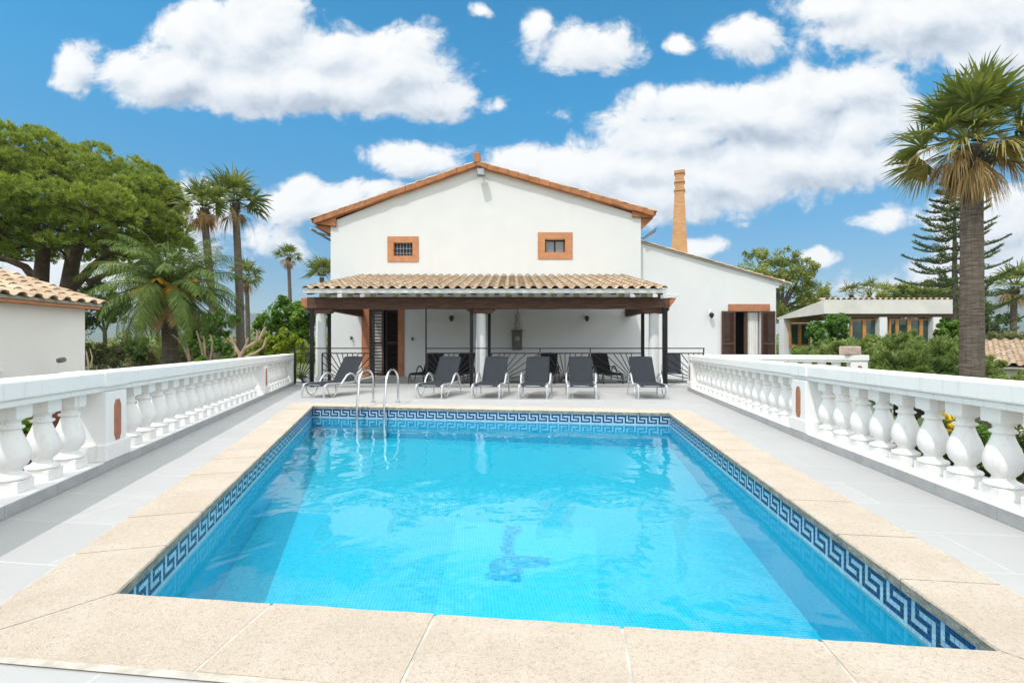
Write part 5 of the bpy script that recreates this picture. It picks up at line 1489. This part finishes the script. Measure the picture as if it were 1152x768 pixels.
# --- far wood and hills
V = []
for a in np.linspace(-1.0, 1.0, 210):
    D = 95+25*rng.random(); x = math.tan(a)*D; h = rng.uniform(3.5, 7.0)
    bl = ((x, D, GZ+h*.5), (rng.uniform(2, 4), 2.5, h*.55))
    n = 330; C, d = blob_points(bl[0], bl[1], n, .5); V.append(leaf_quads(C, unit(d+rand_dirs(n)*.6), .75, .5))
tag(np_mesh('far_wood', np.concatenate(V), 4, 'leaf_plane', base=Vector((0, 100, GZ))), kind='stuff', label='distant belt of green trees', cat='wood')
def hill(x0, x1, D, prof, name):
    m = MB(); n = 90; V = []
    for k in range(n+1):
        t = k/n; x = gx(x0+(x1-x0)*t, D); h = prof(t)*D/F
        for j in range(7):
            s = j/6; V.append((x+rng.normal()*D*.002, D+s*D*.30, GZ+(h+2.2)*math.sin(s*math.pi/2)*(1+rng.normal()*.015)))
        V.append((x, D*1.8, GZ))
    fs = [(8*k+j, 8*k+8+j, 8*k+9+j, 8*k+j+1) for k in range(n) for j in range(7)]
    m.add(V, fs, 0, True); structure(m.build(name, 'hill_green'))
hill(820, 1800, 1900, lambda t: 88*math.exp(-((t-.62)/.30)**2)+14*math.sin(t*19)*t*.4+10, 'hills')
hill(-500, 420, 2000, lambda t: 26+26*math.sin(t*3.0)+5*math.sin(t*17), 'hills')
# ------------------------------------------------------------------ sky with cumulus, sun, camera
SUN = Vector((-.33, -.56, 1.0)).normalized()
EXPO = 0.36
world = bpy.data.worlds.new('World'); SC.world = world; world.use_nodes = True
t = NT(world.node_tree); t.n.clear()
wo = t.new('ShaderNodeOutputWorld'); bg = t.new('ShaderNodeBackground'); t.l.new(bg.outputs[0], wo.inputs[0])
sky = t.new('ShaderNodeTexSky', sky_type='NISHITA'); sky.sun_disc = False
sky.sun_elevation = math.asin(SUN.z); sky.sun_rotation = math.atan2(SUN.x, SUN.y) % (2*math.pi)
sky.air_density = 1.0; sky.dust_density = .6; sky.ozone_density = 2.0
SKY_S = .14
dirv = t.new('ShaderNodeTexCoord').outputs['Generated']
sp = t.new('ShaderNodeSeparateXYZ'); t.l.new(dirv, sp.inputs[0])
yy = t.math('MAXIMUM', t.math('ABSOLUTE', sp.outputs[1]), .12)
u = t.math('DIVIDE', sp.outputs[0], yy); v = t.math('DIVIDE', sp.outputs[2], yy)
cb = t.new('ShaderNodeCombineXYZ'); t.l.new(u, cb.inputs[0]); t.l.new(v, cb.inputs[1])
UV = cb.outputs[0]
CL = [ # x, y, rx, ry, weight : cumulus by direction
 (275, 42, 92, 66, 1.1), (200, 88, 88, 46, 1.1), (330, 98, 170, 44, 1.15), (440, 78, 84, 50, 1.1), (480, 110, 60, 34, .95), (150, 80, 40, 34, .8), (215, 30, 45, 34, .8), (360, 60, 70, 46, .9),
 (88, 72, 32, 34, .66), (538, 18, 19, 11, .6), (561, 117, 24, 13, .6), (657, 52, 68, 36, .9), (606, 32, 20, 22, .55), (842, 42, 46, 33, .85), (762, 48, 16, 16, .6),
 (465, 181, 68, 24, .95), (850, 128, 190, 44, 1.1), (935, 105, 100, 40, 1.0), (760, 152, 110, 30, .9), (900, 182, 170, 40, 1.05), (800, 205, 180, 34, .9), (975, 140, 70, 55, .8),
 (640, 200, 120, 46, 1.1), (742, 220, 130, 40, 1.0), (600, 188, 50, 26, .9), (720, 190, 90, 28, .9),
 (1065, 22, 180, 56, 1.2), (1115, 66, 90, 40, 1.0), (940, 4, 70, 24, .8), (365, 228, 90, 26, .85), (340, 208, 30, 14, .7), (420, 215, 60, 14, .6),
 (1120, 262, 80, 52, .95), (1000, 244, 44, 14, .7), (915, 291, 26, 13, .75), (797, 280, 28, 14, .75), (1090, 300, 90, 24, .6), (170, 292, 90, 50, .95), (225, 240, 60, 36, .7), (60, 305, 90, 40, .7), (985, 318, 70, 22, .5), (300, 270, 60, 30, .5),
]
def field(uvv, det=8):
    wn = t.noise(uvv, 3.2, 3, .55, out='Color'); w = t.vmath('SUBTRACT', wn, (.5, .5, .5))
    q = t.vmath('MULTIPLY_ADD', w, (.11, .075, 0), uvv)
    best = None
    for x, y, rx, ry, wt in CL:
        ir = (F/rx/1.12, F/ry/1.12, 0); c = ((x-576)/F, (389-y)/F)
        d = t.vmath('LENGTH', t.vmath('MULTIPLY_ADD', q, ir, (-c[0]*ir[0], -c[1]*ir[1], 0)))
        f = t.math('MULTIPLY_ADD', d, -wt, wt)
        best = f if best is None else t.math('SMOOTH_MAX', best, f, .18)
    best = t.math('MAXIMUM', best, -.50)
    nz = t.noise(t.vmath('MULTIPLY', uvv, (1, 1.25, 1)), 9.5, det, .63, .3)
    return t.math('ADD', best, t.math('MULTIPLY', t.math('SUBTRACT', nz, .5), 1.45))
f0 = field(UV)
f1 = field(t.vmath('ADD', UV, (-.018, .036, 0)), 7)
f0b = f0
far = t.math('MAXIMUM', t.smooth(sp.outputs[1], -.15, .1, .66, 0), t.math('MAXIMUM', t.smooth(t.math('ABSOLUTE', u), 1.35, 2.2, 0, .8), t.smooth(v, .92, 1.5, 0, .85)))  # unseen rear, side and overhead sky: cloud cover added for fill light
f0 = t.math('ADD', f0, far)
cover = t.smooth(f0, .04, .39)
lit = t.math('MULTIPLY_ADD', t.math('SUBTRACT', f0b, f1), .85, .62, clamp=True)
thick = t.smooth(f0, .25, 1.25)
lit = t.math('SUBTRACT', lit, t.math('MULTIPLY', thick, .10))
K = 1/2**EXPO
cc = t.ramp(lit, [(.08, (.50*K, .57*K, .67*K)), (.36, (.68*K, .75*K, .83*K)), (.62, (.88*K, .92*K, .96*K)), (.95, (1.03*K, 1.03*K, 1.02*K))])
# thin high haze near the horizon
back = t.math('GREATER_THAN', sp.outputs[1], 0.0)
skyc = t.vmath('SCALE', sky.outputs[0]); t.n[-1] if False else None
sc = [n for n in t.n if n.type == 'VECT_MATH' and n.operation == 'SCALE'][-1]; sc.inputs['Scale'].default_value = SKY_S
fill_boost = t.math('MULTIPLY_ADD', far, 1.75, 1.0); cc = t.mix(1.0, t.mix(far, cc, t.mix(1.0, cc, (1.06, 1.01, .92, 1), 'MULTIPLY')), fill_boost, 'MULTIPLY')  # unseen clouds made brighter and warmer to lift the shadows
tint = t.mix(1.0, skyc, t.mix(t.smooth(sp.outputs[2], .0, .52), (.40, .47, .53, 1), (.16, .95, 1.12, 1)), 'MULTIPLY')
above = t.smooth(sp.outputs[2], -.01, .05)
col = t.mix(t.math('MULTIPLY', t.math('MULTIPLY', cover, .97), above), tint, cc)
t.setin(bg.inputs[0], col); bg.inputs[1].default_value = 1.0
world.cycles.sampling_method = 'MANUAL'; world.cycles.sample_map_resolution = 512

# thin sea haze over the whole valley
hm = bpy.data.materials.new('haze'); hm.use_nodes = True; MATS['haze'] = hm; ht = NT(hm.node_tree); ht.n.clear()
ho = ht.new('ShaderNodeOutputMaterial'); hv = ht.new('ShaderNodeVolumePrincipled'); hv.inputs['Color'].default_value = (.78, .88, 1, 1)
hv.inputs['Density'].default_value = .00016; hv.inputs['Anisotropy'].default_value = .2; ht.l.new(hv.outputs[0], ho.inputs['Volume'])
mb = MB(); mb.box(-2300, 3600, -200, 3900, -3.2, 240); tag(mb.build('haze', 'haze'), kind='stuff')
sd = bpy.data.lights.new('sun', 'SUN'); sd.energy = 2.0; sd.angle = R(.53); sd.color = (1, .96, .90)
so = bpy.data.objects.new('sun', sd); COL.objects.link(so); so.rotation_euler = SUN.to_track_quat('Z', 'Y').to_euler(); so.location = (-10, -12, 30)

cd = bpy.data.cameras.new('camera'); co = bpy.data.objects.new('camera', cd); COL.objects.link(co)
co.location = (0, 0, EYE); co.rotation_euler = (R(90), 0, 0)
cd.sensor_width = 36; cd.lens = F/1152*36; cd.shift_y = 5/1152; cd.clip_start = .05; cd.clip_end = 8000
SC.camera = co
SC.view_settings.view_transform = 'Standard'; SC.view_settings.look = 'None'; SC.view_settings.gamma = 1; SC.view_settings.use_curve_mapping = False
SC.view_settings.exposure = EXPO
SC.render.engine = 'CYCLES'
cy = SC.cycles; cy.use_denoising = True; cy.max_bounces = 8; cy.transparent_max_bounces = 12; cy.diffuse_bounces = 5; cy.glossy_bounces = 4
cy.caustics_reflective = False; cy.caustics_refractive = False; cy.sample_clamp_indirect = 6
